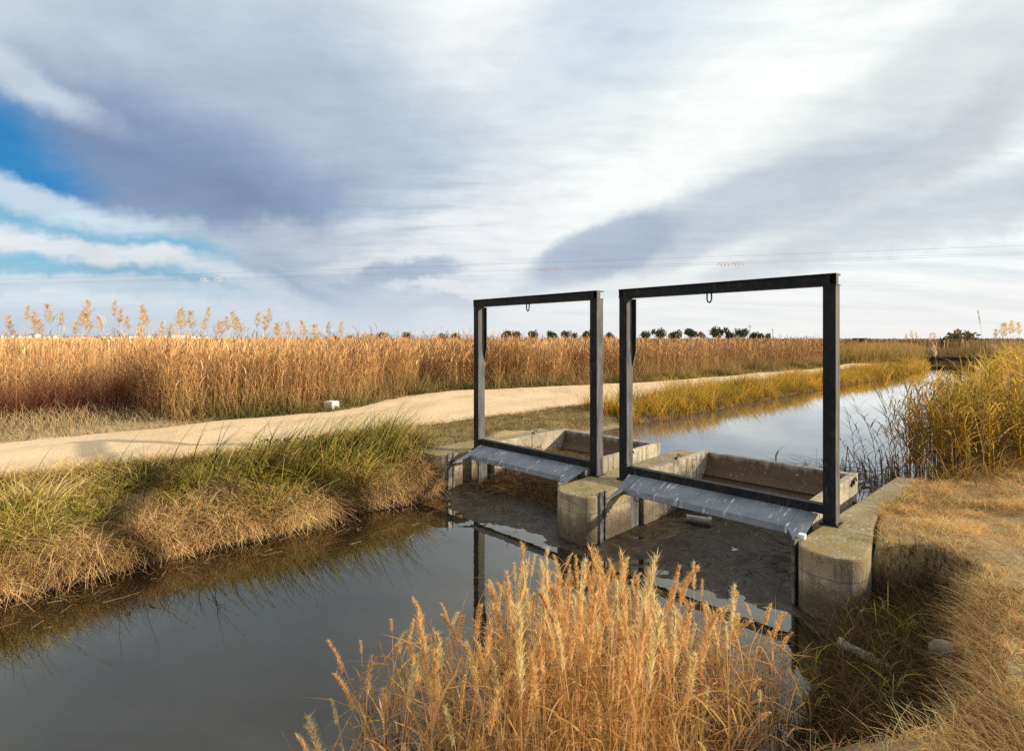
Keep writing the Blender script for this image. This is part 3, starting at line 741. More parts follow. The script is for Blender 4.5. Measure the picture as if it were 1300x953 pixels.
for (va, vb, ncl, hk) in ((4.2, 7, 110, .75), (6.5, 14, 420, .9), (14, 26, 420, .78), (26, 46, 350, .8)):
    v = rng.uniform(va, vb, ncl); u = uL(v)-.02-rng.beta(1.2, 1.5, ncl)*np.minimum(1.3, uL(v)-roadN(v)-.45)
    per = 34; n = ncl*per
    sp = .09 if va < 14 else .16
    cu = np.repeat(u, per)+rng.normal(0, sp, n); cv = np.repeat(v, per)+rng.normal(0, sp, n)
    x, y = W(cu, cv); z = np.maximum(hgt(cu, cv), ZU-.05)
    patch = np.repeat(vnoise(u, v, 1.6), per)
    gcol = np.repeat(pick(ncl, YGREEN+[(.44, .28, .10)], p=[.28, .22, .2, .12, .18], jit=.2), per, 0)*(1+rng.normal(0, .18, (n, 1)))
    hs = np.repeat(rng.uniform(.16, .62, ncl), per)*rng.uniform(.5, 1.25, n)*hk*(1+.55*patch)
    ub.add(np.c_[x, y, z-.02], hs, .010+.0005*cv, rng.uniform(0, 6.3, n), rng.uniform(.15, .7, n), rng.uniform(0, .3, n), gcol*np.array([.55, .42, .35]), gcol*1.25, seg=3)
n = 5000
v = rng.uniform(4.0, 26, n); u = uL(v)+rng.normal(-.08, .12, n); x, y = W(u, v); z = np.maximum(hgt(u, v), ZU-.03)
cc = pick(n, STRAW); ub.add(np.c_[x, y, z], rng.uniform(.1, .3, n), .012, RZ+rng.normal(0, .9, n), rng.uniform(.3, 1.1, n), rng.uniform(.2, .9, n), cc*.5, cc*.9, seg=2)
o = ub.build('waterside_tussocks', M['grass']); tag(o, 'yellow green tussocks of sedge along the upper canal edge', 'grass', kind='stuff')

# right bank: dense mat of short dry turf
rt_ = Blades()
def turf(n, xa, xb, ya, yb, hmul=1.0):
    x = rng.uniform(xa, xb, n); y = rng.uniform(ya, yb, n); u, v = UV(x, y)
    dr = u-uR(v)
    k = (dr > .04) & ~((u < uR(v)+.02+.06*vnoise(v, u*0, .3)+.03*vnoise(v, u*0, .1)) & (v > -.78) & (v < 2.4)) & ((hgt(u, v) > -.06) | ((v < -2.45) & (hgt(u, v) > -.38))); x, y, u, v = x[k], y[k], u[k], v[k]; n = len(x)
    z = hgt(u, v); pm = vnoise(u, v, .5); p2 = vnoise(u+5, v, .16)
    cc = pick(n, [(.84, .58, .30), (.90, .68, .39), (.72, .47, .22), (.50, .31, .14)])*(1+.40*p2[:, None]+.25*pm[:, None])
    gk = (rng.uniform(0, 1, n) < np.clip(.05+.40*vnoise(u, v+7, .6), 0, .5))
    cc[gk] = pick(gk.sum(), [(.24, .22, .06), (.32, .27, .08)])
    rt_.add(np.c_[x, y, z-.008], rng.uniform(.018, .075, n)*hmul*np.clip(1+.8*p2+.6*pm, .6, 2), rng.uniform(.003, .006, n)*hmul, rng.uniform(0, 6.3, n), rng.uniform(.3, 1.7, n), rng.uniform(.1, .8, n), cc*.80, cc*1.08, seg=3)
turf(42000, 1.6, 4.0, .6, 3.2); turf(46000, 2.4, 5.6, 2.8, 5.2); turf(70000, 3.2, 8, 4.8, 7.4, 1.35)
turf(16000, -.6, 1.6, -.5, 2.6)
# hollow beside the nose: tangled stalks, coloured dark to paint its shade
n = 8200
v = rng.uniform(-2.3, .1, n); u = uR(v)+rng.uniform(.0, .75, n); x, y = W(u, v); z = hgt(u, v)
k = ~((u < 2.5) & (v > -.82)) & (z < -.03); x, y, z = x[k], y[k], z[k]; n = len(x)
cc = pick(n, [(.20, .14, .07), (.30, .21, .11), (.11, .08, .04), (.11, .115, .035)])
rt_.add(np.c_[x, y, z-.01], rng.uniform(.06, .34, n), .005, rng.uniform(0, 6.3, n), rng.uniform(.2, 1.2, n), rng.uniform(0, .8, n), cc*.5, cc, seg=3)
n = 2600
u = rng.uniform(2.47, 3.02, n); v = -.25+rng.uniform(-.22, .24, n); z0 = hgt(u, v); k = (z0 < -.01) & (z0 > -.42); u, v, z0 = u[k], v[k], z0[k]; n = len(u); x, y = W(u, v)
cc = pick(n, [(.20, .14, .075), (.30, .215, .12), (.12, .085, .045), (.12, .13, .04)])  # dark tones paint the shade on the hollow's end wall
rt_.add(np.c_[x, y, z0+.01], rng.uniform(.03, .12, n), .005, -2.36+rng.normal(0, .7, n), rng.uniform(.3, 1.2, n), rng.uniform(.6, 2.6, n), cc*.8, cc, seg=3)
# overhanging fringe at the rim
n = 5200
v = rng.uniform(-3.6, -.72, n); u = uR(v)+rng.uniform(.64, .84, n)+.06*vnoise(v, v*0+2, .2); x, y = W(u, v); z = hgt(u, v)
cc = pick(n, [(.50, .36, .18), (.40, .27, .13), (.58, .43, .23)])
rt_.add(np.c_[x, y, z], rng.uniform(.04, .16, n), .005, RZ+math.pi+rng.normal(0, .8, n), rng.uniform(.4, 1.4, n), rng.uniform(.2, 1.3, n), cc*.6, cc, seg=3)
o = rt_.build('dry_turf', M['foliage']); tag(o, 'short dry straw coloured turf covering the right bank', 'grass', kind='stuff')

# right bank reed bed along the upper canal
rb = Blades()
def reedbed(n, va, vb, ua, ub_, hk, ws, front=True):
    v = rng.uniform(va, vb, n); u = uR(v)+ua+rng.uniform(0, 1, n)**1.2*(ub_-ua)
    if front:
        k = v > 2.5+1.1*np.maximum(u-2.3, -.1)+.35*vnoise(u, v, .5); u, v = u[k], v[k]; n = len(u)
    x, y = W(u, v); z = np.maximum(hgt(u, v), ZU-.05)
    pm = vnoise(u, v, 1.2)
    P = [(.46, .36, .07), (.26, .25, .05), (.62, .42, .08), (.66, .36, .06), (.42, .26, .12), (.56, .42, .22)]
    cc = pick(n, P, p=[.22, .14, .22, .16, .10, .16], jit=.2)*(1+.2*pm[:, None])
    hs = hk*rng.uniform(.55, 1.08, n)
    head = math.pi+rng.normal(0, 1.0, n); lean = np.abs(rng.normal(.14, .1, n))
    rb.add(np.c_[x, y, z-.03], hs, .009*ws, head, lean, .03, cc*np.array([.6, .5, .45]), cc, seg=3, taper=.6)
    for kf in range(9):
        f = rng.uniform(.18, 1.0, n)
        b = np.c_[x+np.cos(head)*lean*hs*f**1.8, y+np.sin(head)*lean*hs*f**1.8, z+hs*f*.97]
        c2 = cc*rng.uniform(.7, 1.35, (n, 1))
        rb.add(b, rng.uniform(.14, .34, n), .012*ws, rng.uniform(0, 6.3, n), rng.uniform(.35, 1.3, n), rng.uniform(0, .8, n), c2*.85, c2*1.15, seg=3, bulge=.6)
reedbed(1900, 2.4, 7, -.30, 3.2, 1.25, 1.0); reedbed(1700, 6, 13, .0, 4.5, 1.35, 1.2, False); reedbed(1500, 12, 32, .0, 6, 1.40, 1.7, False)
# low golden skirt in front of the bed
n = 7000
v = rng.uniform(2.2, 7, n); u = 2.45+rng.uniform(0, 4, n); off = v-(2.4+1.15*(u-2.3)); k = (off > -.45) & (off < .55); u, v = u[k], v[k]; n = len(u)
x, y = W(u, v); z = hgt(u, v); cc = pick(n, [(.52, .34, .12), (.44, .30, .12), (.36, .25, .08), (.28, .24, .06)])
rb.add(np.c_[x, y, z-.02], rng.uniform(.12, .5, n), .009, rng.uniform(0, 6.3, n), rng.uniform(.3, 1.2, n), rng.uniform(0, .6, n), cc*.55, cc*1.1, seg=3)
o = rb.build('reed_bed', M['grass']); tag(o, 'tangled yellow green reed bed on the right bank', 'reeds', kind='stuff')
# brown reeds and plain right of the canal, farther off
fr = Blades()
n = 9000
v = rng.uniform(26, 75, n); u = uR(v)+rng.uniform(.5, 22, n)**1.0
x, y = W(u, v); cc = pick(n, [(.36, .25, .14), (.44, .31, .17), (.30, .22, .11)])
fr.add(np.c_[x, y, 0*x], 1.35+rng.normal(0, .16, n), .05, rng.uniform(0, 6.3, n), .08, .03, cc*.6, cc, seg=2, taper=.5)
v = rng.uniform(40, 62, 2500); u = uL(v)-rng.uniform(.2, 3, 2500); x, y = W(u, v); cc = pick(2500, YGREEN)
fr.add(np.c_[x, y, 0*x-.05], rng.uniform(.5, 1.2, 2500), .06, rng.uniform(0, 6.3, 2500), .2, .05, cc*.6, cc, seg=2)
v = rng.uniform(33.5, 64, 6000); u = roadF(v)-1.5+rng.uniform(0, 1, 6000)*(uL(v)-roadF(v)+1.3); x, y = W(u, v); cc = pick(6000, [(.44, .29, .13), (.52, .35, .17), (.38, .30, .08)])
fr.add(np.c_[x, y, 0*x-.05], np.interp(v, [33.5, 36, 64], [.5, 1.25, 1.35])*rng.uniform(.75, 1.1, 6000), .045, rng.uniform(0, 6.3, 6000), .15, .05, cc*.6, cc, seg=2)
v = rng.uniform(46, 60, 3000); u = rng.uniform(-6, 4, 3000); x, y = W(u, v); cc = pick(3000, [(.30, .21, .12), (.24, .19, .08)])
fr.add(np.c_[x, y, 0*x-.2], rng.uniform(.7, 1.3, 3000), .06, rng.uniform(0, 6.3, 3000), .2, .05, cc*.6, cc, seg=2)
o = fr.build('distant_reeds', M['foliage']); tag(o, 'brown distant reeds around the far bend of the canal', 'reeds', kind='stuff')

# dead reed heap in the left bay, broken stalks by the right basin corner, floating straws
dh = Blades()
n = 4200
u = rng.uniform(-2.28, -.62, n); v = rng.uniform(-.35, 1.55, n); x, y = W(u, v)
hm = .05+.34*np.exp(-((v-.75)/.6)**2)*(1+.3*vnoise(u, v, .3))
z = -.5+hm*rng.uniform(.5, 1, n)
cc = pick(n, [(.26, .16, .08), (.36, .24, .12), (.16, .10, .055), (.44, .31, .17)])
dh.add(np.c_[x, y, z], rng.uniform(.04, .20, n), .010, rng.uniform(0, 6.3, n), rng.uniform(.8, 3.0, n), rng.uniform(.2, 1.0, n), cc*.6, cc, seg=2)
o = dh.build('dead_reed_heap', M['foliage']); tag(o, 'brown heap of dead reeds lodged in the left bay', 'dead reeds', kind='stuff')
bs = Blades()
n = 620
u = 1.9+rng.normal(.0, .42, n); v = 2.2+np.abs(rng.normal(.3, .65, n)); x, y = W(u, v)
cc = pick(n, [(.10, .075, .05), (.17, .12, .07), (.06, .045, .03), (.25, .19, .12)])
bs.add(np.c_[x, y, np.full(n, ZU-.01)], rng.uniform(.02, .09, n), .013, rng.normal(math.pi*.9, .8, n), rng.uniform(2.5, 9, n), rng.uniform(0, .8, n), cc, cc, seg=2, taper=.3, power=1)
n = 110
u = 1.85+rng.normal(.05, .45, n); v = 2.3+np.abs(rng.normal(.3, .6, n)); x, y = W(u, v); cc = pick(n, [(.10, .07, .045), (.2, .14, .08)])
bs.add(np.c_[x, y, np.full(n, ZU-.05)], rng.uniform(.1, .42, n), .014, rng.normal(math.pi, 1, n), rng.uniform(.0, .6, n), 0.0, cc, cc*1.2, seg=2, taper=.3)
o = bs.build('broken_stalks', M['foliage']); tag(o, 'raft of broken dark reed stalks floating by the right basin corner', 'dead reeds', kind='stuff')
fs = Blades()
n = 2600
v = rng.uniform(-2.4, .9, n); u = rng.uniform(-2.4, 2.0, n); k = (u < -.45) | (u > .2); u, v = u[k], v[k]; n = len(u); x, y = W(u, v)
cc = pick(n, [(.20, .14, .08), (.34, .25, .14), (.09, .06, .04)])
zb = np.maximum(hgt(u, v), ZD)+.004
kk = rng.uniform(0, 1, n) < np.clip(1.1+.75*v, .06, 1); 
fs.add(np.c_[x, y, zb][kk], .012, rng.uniform(.004, .014, kk.sum()), rng.uniform(0, 6.3, kk.sum()), rng.uniform(1.5, 12, kk.sum()), rng.uniform(0, .8, kk.sum()), cc[kk], cc[kk], seg=2, taper=.3, power=1)
n = 150
v = rng.uniform(-6, -1.2, n); u = uL(v)+np.abs(rng.normal(0, .45, n)); x, y = W(u, v)
cc = pick(n, [(.50, .38, .22), (.36, .26, .14), (.60, .48, .30), (.22, .16, .08)])
fs.add(np.c_[x, y, np.full(n, ZD+.004)], .008, rng.uniform(.004, .016, n), RZ+1.57+rng.normal(0, .7, n), rng.uniform(3, 22, n), 0.0, cc, cc, seg=2, taper=.3, power=1, face=RZ)
o = fs.build('straw_litter', M['foliage']); tag(o, 'scattered straw and leaf litter on the mud below the flaps', 'litter', kind='stuff')

# ---- single reeds with parts
def reed_meshes(seed, H, plume_len, plume_w, nsp, leaf_n, cols, lean, leafcols=None, wind=0.0, lf=(.12, .78), pk=1.0):
    global rng
    keep = rng; rng = np.random.default_rng(seed)
    t = np.linspace(0, 1, 6)
    px = lean*H*t**2*math.cos(wind); py = lean*H*t**2*math.sin(wind); pz = H*t
    B = Blades(); c = np.array(cols[0])
    for fa in (0, math.pi/2):
        B.add([[0, 0, 0]], H, .0065, wind, lean, 0, c*.7, c, seg=6, taper=.55, power=2, face=fa)
    L = Blades(); n = leaf_n
    f = np.linspace(lf[0], lf[1], n)+rng.uniform(-.05, .02, n)
    hd = np.arange(n)*2.6+rng.uniform(0, 1, n)
    cc = pick(n, leafcols or cols)
    L.add(np.c_[np.cos(wind)*lean*H*f**2, np.sin(wind)*lean*H*f**2, H*f], rng.uniform(.2, .38, n), .010, hd, rng.uniform(.35, 1.1, n), rng.uniform(.1, .85, n), cc*.8, cc*1.15, seg=4, bulge=.5)
    P = Blades(); n = nsp
    s = rng.uniform(0, 1, n)**.9; z = H-.05+s*plume_len
    bend = lean*H+s**1.6*plume_len*(lean*1.6+.06)
    rad = plume_w*(np.sin(np.pi*np.clip(s**.75*.88+.12, 0, 1))**.9)
    a = rng.uniform(0, 6.28, n); rr = rad*rng.uniform(.15, 1, n)
    cc = pick(n, cols, jit=.12)
    P.add(np.c_[np.cos(wind)*bend+np.cos(a)*rr*.45, np.sin(wind)*bend+np.sin(a)*rr*.45, z-.02], rng.uniform(.018, .04, n)*(plume_len/.22)*pk, rng.uniform(.0024, .0048, n)*(plume_w/.022)**.5*(1 if pk == 1 else 1.7), a, rng.uniform(.15, .75, n)*pk, .05*pk**3, cc*.95, cc*1.25+.02, seg=2, bulge=.8)
    rng = keep
    def me(B, nm, mat):
        o = B.build(nm, mat); m = o.data; bpy.data.objects.remove(o); return m
    return me(B, 'stem', M['foliage']), me(L, 'leaves', M['foliage']), me(P, 'plume', M['plume'])
def reed_thing(name, meshes, label, group, loc, rz, sc):
    t = thing(name, label, 'reed', loc, rz, group); t.scale = (sc[0], sc[0], sc[1])
    for nm, m in zip(('stem', 'leaves', 'plume'), meshes): link(bpy.data.objects.new(nm, m), t)
    return t
FG = [(.86, .55, .28), (.90, .65, .38), (.76, .45, .20)]
FG2 = [(.88, .68, .40), (.92, .76, .50), (.78, .55, .29)]
FG3 = [(.74, .47, .22), (.82, .57, .30), (.62, .37, .16)]
fgv = [reed_meshes(100+i, 1.0, (.13, .17, .20, .23, .26)[i % 5]*rng.uniform(.9, 1.1), (.009, .012, .015, .017, .019, .011)[i % 6], 300, 4+i % 3, [FG, FG2, FG, FG3][i % 4], (.04, .09, .14, .20)[i % 4], [(.58, .35, .14), (.68, .44, .20), (.46, .27, .10)], wind=rng.uniform(0, 6.28)) for i in range(14)]
def reed_img(x, D):      # ground position under a picture column at a depth
    return (x-650)*D/F, D
cnt = 0
TOPX = [330, 380, 430, 470, 520, 560, 600, 640, 690, 740, 790, 840, 880, 930, 960, 1000, 1030]
TOPY = [850, 815, 800, 785, 760, 752, 742, 712, 690, 697, 700, 712, 722, 742, 745, 775, 800]
fg_bases = []
while cnt < 285:
    xpix = np.interp(rng.uniform(0, 1), [0, .025, .12, .22, .62, 1.0], [345, 425, 550, 620, 800, 1012])
    v = rng.uniform(-4.6, -1.75)
    # column meets this v at ...
    a = (xpix-650)/F
    # X = a*Y ; X-OX = S2(u+v) ; Y-OY = S2(v-u)
    u = (a*(OY+S2*v)-OX-S2*v)/(S2*(1+a))
    if not (.55 < u < 2.45): continue
    X, Y = W(u, v)
    if Y < 1.75: continue
    ztop = EYE-(np.interp(xpix, TOPX, TOPY)+abs(rng.normal(0, 75))-430)*Y/F
    zb = max(float(hgt(u, v)), -.62)
    H = ztop-zb
    if H < .45 or H > 1.5: continue
    fg_bases.append((X, Y, zb, H))
    reed_thing('golden_reed', fgv[cnt % 14], 'dry golden reed with a feathery plume in the near clump by the water', 'golden reeds in the near clump', (X, Y, zb), rng.uniform(0, 6.28), (rng.uniform(.75, 1.1), H/1.2))
    cnt += 1
# undergrowth of the clump
ug = Blades()
fb = np.array(fg_bases); n = 5200
k = rng.integers(0, len(fb), n); b = fb[k, :3]+np.c_[rng.normal(0, .09, (n, 2)), np.zeros(n)]
wt = fb[k, 3]
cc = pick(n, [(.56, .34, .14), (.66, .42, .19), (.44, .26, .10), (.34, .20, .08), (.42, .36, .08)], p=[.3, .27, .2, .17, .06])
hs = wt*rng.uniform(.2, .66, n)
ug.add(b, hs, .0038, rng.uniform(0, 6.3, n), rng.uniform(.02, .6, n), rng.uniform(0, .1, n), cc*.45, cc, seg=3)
n2 = 3000; k = rng.integers(0, len(fb), n2); b = fb[k, :3]+np.c_[rng.normal(0, .1, (n2, 2)), fb[k, 3]*rng.uniform(.08, .62, n2)]
cc = pick(n2, [(.60, .38, .17), (.70, .46, .22), (.46, .28, .11), (.44, .36, .07)], p=[.36, .33, .25, .06])
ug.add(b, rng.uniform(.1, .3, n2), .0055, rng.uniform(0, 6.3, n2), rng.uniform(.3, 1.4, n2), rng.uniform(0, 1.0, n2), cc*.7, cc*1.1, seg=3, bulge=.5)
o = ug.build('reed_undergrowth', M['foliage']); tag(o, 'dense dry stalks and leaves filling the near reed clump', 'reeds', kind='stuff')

# tall pale reeds standing above the field on the left
TR = [(.82, .62, .40), (.86, .70, .50), (.70, .50, .28)]
trv = [reed_meshes(200+i, 2.0, .34+.03*i, .11+.014*i, 135, 9, TR, .02+.012*i, wind=.3+i, lf=(.62, .99), pk=2.1) for i in range(5)]
tops = [(8, 400), (30, 388), (44, 398), (52, 405), (70, 392), (76, 396), (92, 408), (108, 384), (115, 398), (122, 404), (143, 382), (148, 392), (164, 404), (186, 392), (193, 398), (203, 408), (222, 394), (232, 404), (240, 396), (248, 400), (262, 390), (272, 408), (280, 410), (305, 400), (312, 408), (325, 396), (341, 392), (350, 412), (372, 412), (392, 412), (415, 408), (430, 408), (18, 410), (60, 410), (135, 406), (175, 410), (215, 410), (290, 404), (360, 414), (403, 416), (100, 396), (255, 404), (335, 404)]
for i, (x, yt) in enumerate(tops):
    D = rng.uniform(12.5, 16.5); X = (x-650)*D/F; u, v = UV(X, D)
    lim = float(roadF(v))-1.6
    while u > lim: D += .4; X = (x-650)*D/F; u, v = UV(X, D); lim = float(roadF(v))-1.6
    H = EYE+(430-yt)*D/F
    reed_thing('tall_reed', trv[i % 5], 'tall pale reed with a fluffy plume above the field at left', 'tall pale reeds above the field edge', (X, D, 0), rng.uniform(-.6, .6), (1.0, H/2.3))
# plumes along the right-hand skyline
tops = [(1150, 424), (1158, 420), (1166, 423), (1190, 424), (1270, 414), (1276, 412), (1283, 410), (1290, 409), (1297, 412), (1178, 425), (1264, 418)]
for i, (x, yt) in enumerate(tops):
    D = rng.uniform(24, 30) if x < 1200 else rng.uniform(15, 19); X = (x-650)*D/F
    reed_thing('brown_reed', trv[i % 5], 'brown feathery reed on the skyline beyond the right canal bank', 'brown reeds on the right skyline', (X, D, 0), rng.uniform(-.6, .6), (.9, (EYE+(430-yt)*D/F)/2.3))
# lone reeds
D = 8.2; lone = reed_meshes(300, 2.0, .22, .018, 90, 7, [(.36, .26, .2), (.30, .2, .16)], .06, [(.22, .22, .05), (.34, .28, .07)], wind=math.pi)
reed_thing('lone_reed', lone, 'tallest slim reed with a dark narrow plume above the right reed bed', None, ((1254-650)*D/F, D, 0), 0, (1, (EYE+(430-391)*D/F)/2.2))
D = 7.6; reed_thing('plumed_reed', reed_meshes(301, 2.0, .26, .05, 130, 9, [(.72, .60, .48), (.6, .46, .32)], .05, [(.26, .25, .05), (.36, .3, .06)], wind=math.pi), 'leafy reed with a pale fluffy plume before the far bridge', None, ((1196-650)*D/F, D, -.1), 0, (1, (EYE+.1+(430-428)*D/F)/2.3))
x, y = pxg(985, 592, ZU)
nm = MB(); nm.tube([(0, 0, -.1), (.0, 0, .15), (.03, .0, .22)], [.012, .011, .006], 6)
t = thing('broken_reed', 'single broken green reed standing in water behind the right basin', 'reed', (x, y, ZU))
nm.build('stem', mat_simple('green_stem', (.16, .17, .07), (.26, .25, .11), 9), t)
L = Blades(); L.add([[0, 0, .05], [0, 0, .1], [.0, 0, .02]], [.62, .3, .25], .014, [0.2, .4, 2.8], [.45, .9, 1.2], [.02, .3, .4], (.14, .15, .06), (.24, .22, .12), seg=5); L.build('leaves', M['foliage'], t)
# thin dry canes leaning over the water at the right bank
cv_ = [reed_meshes(400+i, 1.2, .02, .004, 6, 9, [(.20, .15, .10), (.26, .2, .13)], .18+.08*i, [(.22, .17, .10), (.30, .24, .12), (.18, .17, .06)], wind=math.pi) for i in range(4)]
for i, (x, yb, yt) in enumerate([(1085, 590, 500), (1098, 592, 512), (1112, 590, 486), (1120, 596, 498), (1130, 600, 470), (1138, 590, 480), (1146, 596, 462), (1152, 600, 474), (1165, 600, 452), (1080, 594, 535), (1105, 598, 530), (1128, 596, 512)]):
    X, D = pxg(x, yb, ZU); reed_thing('dry_cane', cv_[i % 4], 'thin dark dry cane leaning over the water from the right reed bed', 'thin dry canes at the right water edge', (X, D, ZU), rng.uniform(-.5, .5), (1, (yb-yt)*D/F/1.25))
# a few weeds in the hollow
wv_ = [reed_meshes(500+i, .5, .10, .012, 50, 6, [(.30, .22, .13), (.22, .16, .09)], .2, [(.22, .22, .05), (.16, .13, .06), (.34, .32, .06)], wind=1.2*i) for i in range(3)]
for i in range(16):
    v = rng.uniform(-2.3, -1.0); u = float(uR(v))+rng.uniform(.02, .4); X, Y = W(u, v)
    reed_thing('weed_stalk', wv_[i % 3], 'thin weed stalk growing in the shaded hollow by the right pier', 'weed stalks in the hollow', (X, Y, float(hgt(u, v))-.01), rng.uniform(0, 6), (.6, rng.uniform(.4, .75)))

# ------------------------------------------------------------------ distance
def crown_mesh(seed, w, h, z0, cols, n=520):
    global rng
    keep = rng; rng = np.random.default_rng(seed); V = []; Q = []; C = []
    lob = [(rng.uniform(-.32, .32)*w, rng.uniform(-.32, .32)*w, z0+h*rng.uniform(.3, .72), rng.uniform(.2, .34)*w) for _ in range(9)]
    for i in range(n):
        lx, ly, lz, lr = lob[i % 9]
        d = rng.normal(0, 1, 3); d /= np.linalg.norm(d); p = np.array([lx, ly, lz])+d*lr*rng.uniform(.55, 1.05)*np.array([1, 1, .75*h/w+.2])
        a = rng.normal(0, 1, 3); a /= np.linalg.norm(a); b = np.cross(a, d); b /= np.linalg.norm(b)+1e-6; s = w*rng.uniform(.03, .065)
        k = len(V); V += [p-a*s-b*s*.6, p+a*s-b*s*.6, p+a*s+b*s*.6, p-a*s+b*s*.6]; Q.append((k, k+1, k+2, k+3))
        c = np.array(cols[rng.integers(len(cols))])*rng.uniform(.6, 1.3); C += [c]*4
    rng = keep
    o = np_mesh('crown', V, Q, np.array(C), M['foliage']); m = o.data; bpy.data.objects.remove(o); return m
def trunk_mesh(seed, z0, w):
    r = random.Random(seed); m = MB()
    m.tube([(0, 0, -.2), (.05*w*r.uniform(-1, 1), 0, z0*.6), (0, .03*w, z0+.25*w)], [.05*w, .04*w, .02*w], 7)
    for k in range(4):
        a = k*1.6+r.random(); m.tube([(0, 0, z0*.7), (.16*w*math.cos(a), .16*w*math.sin(a), z0+.1*w), (.3*w*math.cos(a), .3*w*math.sin(a), z0+.28*w)], [.025*w, .018*w, .008*w], 5)
    o = m.build('trunk', M['bark']); me = o.data; bpy.data.objects.remove(o); return me
PINE = [(.085, .115, .085), (.12, .15, .10), (.065, .09, .075), (.15, .17, .11)]  # greens paled towards blue-grey to paint in the distance haze
BRN = [(.20, .15, .08), (.26, .19, .10), (.15, .13, .07)]
tv = [(crown_mesh(20+i, 5.4, 4.4, .5, PINE, 800), trunk_mesh(i, 1.2, 5.0)) for i in range(4)]
tb = (crown_mesh(40, 4.0, 3.0, .8, BRN), trunk_mesh(9, 1.4, 4.0))
# column, top row, width in picture, kind
tr = [(473, 424, 9, 0), (485, 423, 12, 0), (517, 423, 11, 0), (563, 425, 13, 0), (578, 423, 13, 0), (643, 421, 13, 0), (656, 422, 12, 0), (676, 421, 14, 0), (700, 420, 13, 0), (717, 421, 13, 0), (729, 424, 9, 0), (745, 421, 13, 0), (773, 422, 12, 0), (802, 421, 11, 0), (819, 422, 13, 0), (837, 418, 15, 0), (859, 419, 16, 0), (877, 418, 16, 0), (891, 422, 10, 1), (912, 416, 20, 0), (927, 421, 13, 0), (943, 418, 16, 0), (957, 423, 11, 0), (966, 424, 10, 0), (975, 424, 8, 1), (426, 427, 8, 0), (444, 427, 7, 0)]
for i, (x, yt, wpx, kd) in enumerate(tr):
    D = rng.uniform(225, 260); c, tk = tb if kd else tv[i % 4]; w0 = 4.0 if kd else 5.0
    sc = wpx*1.0*D/F/w0; hz = (EYE+(432-yt)*D/F)/(3.6 if kd else 4.7)
    lab = 'small brownish tree among the pines on the horizon' if kd else ('largest dark round pine on the horizon right of centre' if wpx == 20 else 'dark round headed pine standing on the far horizon')
    t = thing('horizon_tree' if kd else 'pine_tree', lab, 'tree', ((x-650)*D/F, D, 0), rng.uniform(0, 6), 'brownish horizon trees' if kd else (None if wpx == 20 else 'pines along the horizon'))
    t.scale = (sc, sc, hz)
    link(bpy.data.objects.new('crown', c), t); link(bpy.data.objects.new('trunk', tk), t)
D = 62.0
t = thing('round_bush', 'big rounded brown bush on the skyline behind the far bridge', 'bush', ((1214-650)*D/F, D, 0))
link(bpy.data.objects.new('crown', crown_mesh(60, 4.4, 2.5, -.1, BRN+[(.13, .14, .06)], 900)), t); link(bpy.data.objects.new('trunk', trunk_mesh(61, .6, 3.0)), t)
D = 70.0
t = thing('field_hut', 'low dark flat hut on the skyline left of the round bush', 'hut', ((1095-650)*D/F, D, 0), R(-25))
MB().box((-.9, -1.0, 0), (.1, 1.0, 1.62), .03).build('hut_wall', M['dark_timber'], t); MB().box((-1.05, -1.15, 1.621), (.25, 1.15, 1.70), .02).build('roof', mat_simple('grey_roof', (.16, .14, .12), (.22, .19, .16), 2), t)
# footbridge over the far canal
t = thing('footbridge', 'low dark timber footbridge across the far end of the canal', 'bridge', at(-1.1, 43.5, 0), RZ)
MB().box((-2.4, -.5, .06), (2.4, .5, .20), .01).build('deck', M['dark_timber'], t)
for sx_ in (-1.5, 1.5):
    for sy_ in (-.4, .4): MB().tube([(sx_, sy_, -1.1), (sx_, sy_, .059)], .09, 8).build('pile', M['dark_timber'], t)
MB().box((-2.4, -.5, .2005), (2.4, -.42, .30), .008).build('kerb_board', M['dark_timber'], t)
MB().box((-2.4, .42, .2005), (2.4, .5, .30), .008).build('kerb_board', M['dark_timber'], t)
# far town
r = random.Random(8)
hs_ = []
for i in range(26):
    x = 4+i*10.2+r.uniform(-3, 3); D = r.uniform(950, 1250); wdt = r.uniform(9, 22); ht = r.uniform(5, 10)
    t = thing('white_house', 'tiny white house of the distant town behind the reeds at left', 'house', ((x-650)*D/F, D, 0), r.uniform(-.2, .5), 'white houses of the distant town')
    MB().box((-wdt/2, -5, -1), (wdt/2, 5, ht)).build('wall', M['white_wall'], t)
    MB().prism([(-5.4, ht+.01), (5.4, ht+.01), (0, ht+1.6)], 'x', -wdt/2-.3, wdt/2+.3).build('roof', M['roof_tile'], t)
# far hills
hv = []; hx = np.linspace(-9000, 1500, 90)
prof = 40+90*np.exp(-((hx+5200)/1500)**2)+60*np.exp(-((hx+2600)/900)**2)+30*np.exp(-((hx+900)/500)**2)+16*vnoise(hx, hx*0, 300)
prof *= np.clip((1500-hx)/1500, .0, 1)
V = []; 
for a, p in zip(hx, prof): V += [(a, 7000, -5), (a, 7300, p*.75), (a, 8000, p)]
Q = []
for i in range(89):
    for k in range(2): Q.append((3*i+k, 3*i+3+k, 3*i+4+k, 3*i+1+k))
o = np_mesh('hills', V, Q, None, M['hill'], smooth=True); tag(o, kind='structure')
# masts
for x, yt, lab in ((952, 412, 'thin tall mast on the horizon behind the pines'), (981, 417, 'shorter thin mast on the horizon right of the pines')):
    D = 400.0; X = (x-650)*D/F; hz = EYE+(430-yt)*D/F
    t = thing('mast', lab, 'mast', (X, D, 0))
    MB().tube([(0, 0, 0), (0, 0, hz)], [.3, .14], 6).build('pole', M['mast'], t); MB().box((-.9, -.06, hz*.86), (.9, .06, hz*.9)).build('cross_arm', M['mast'], t)

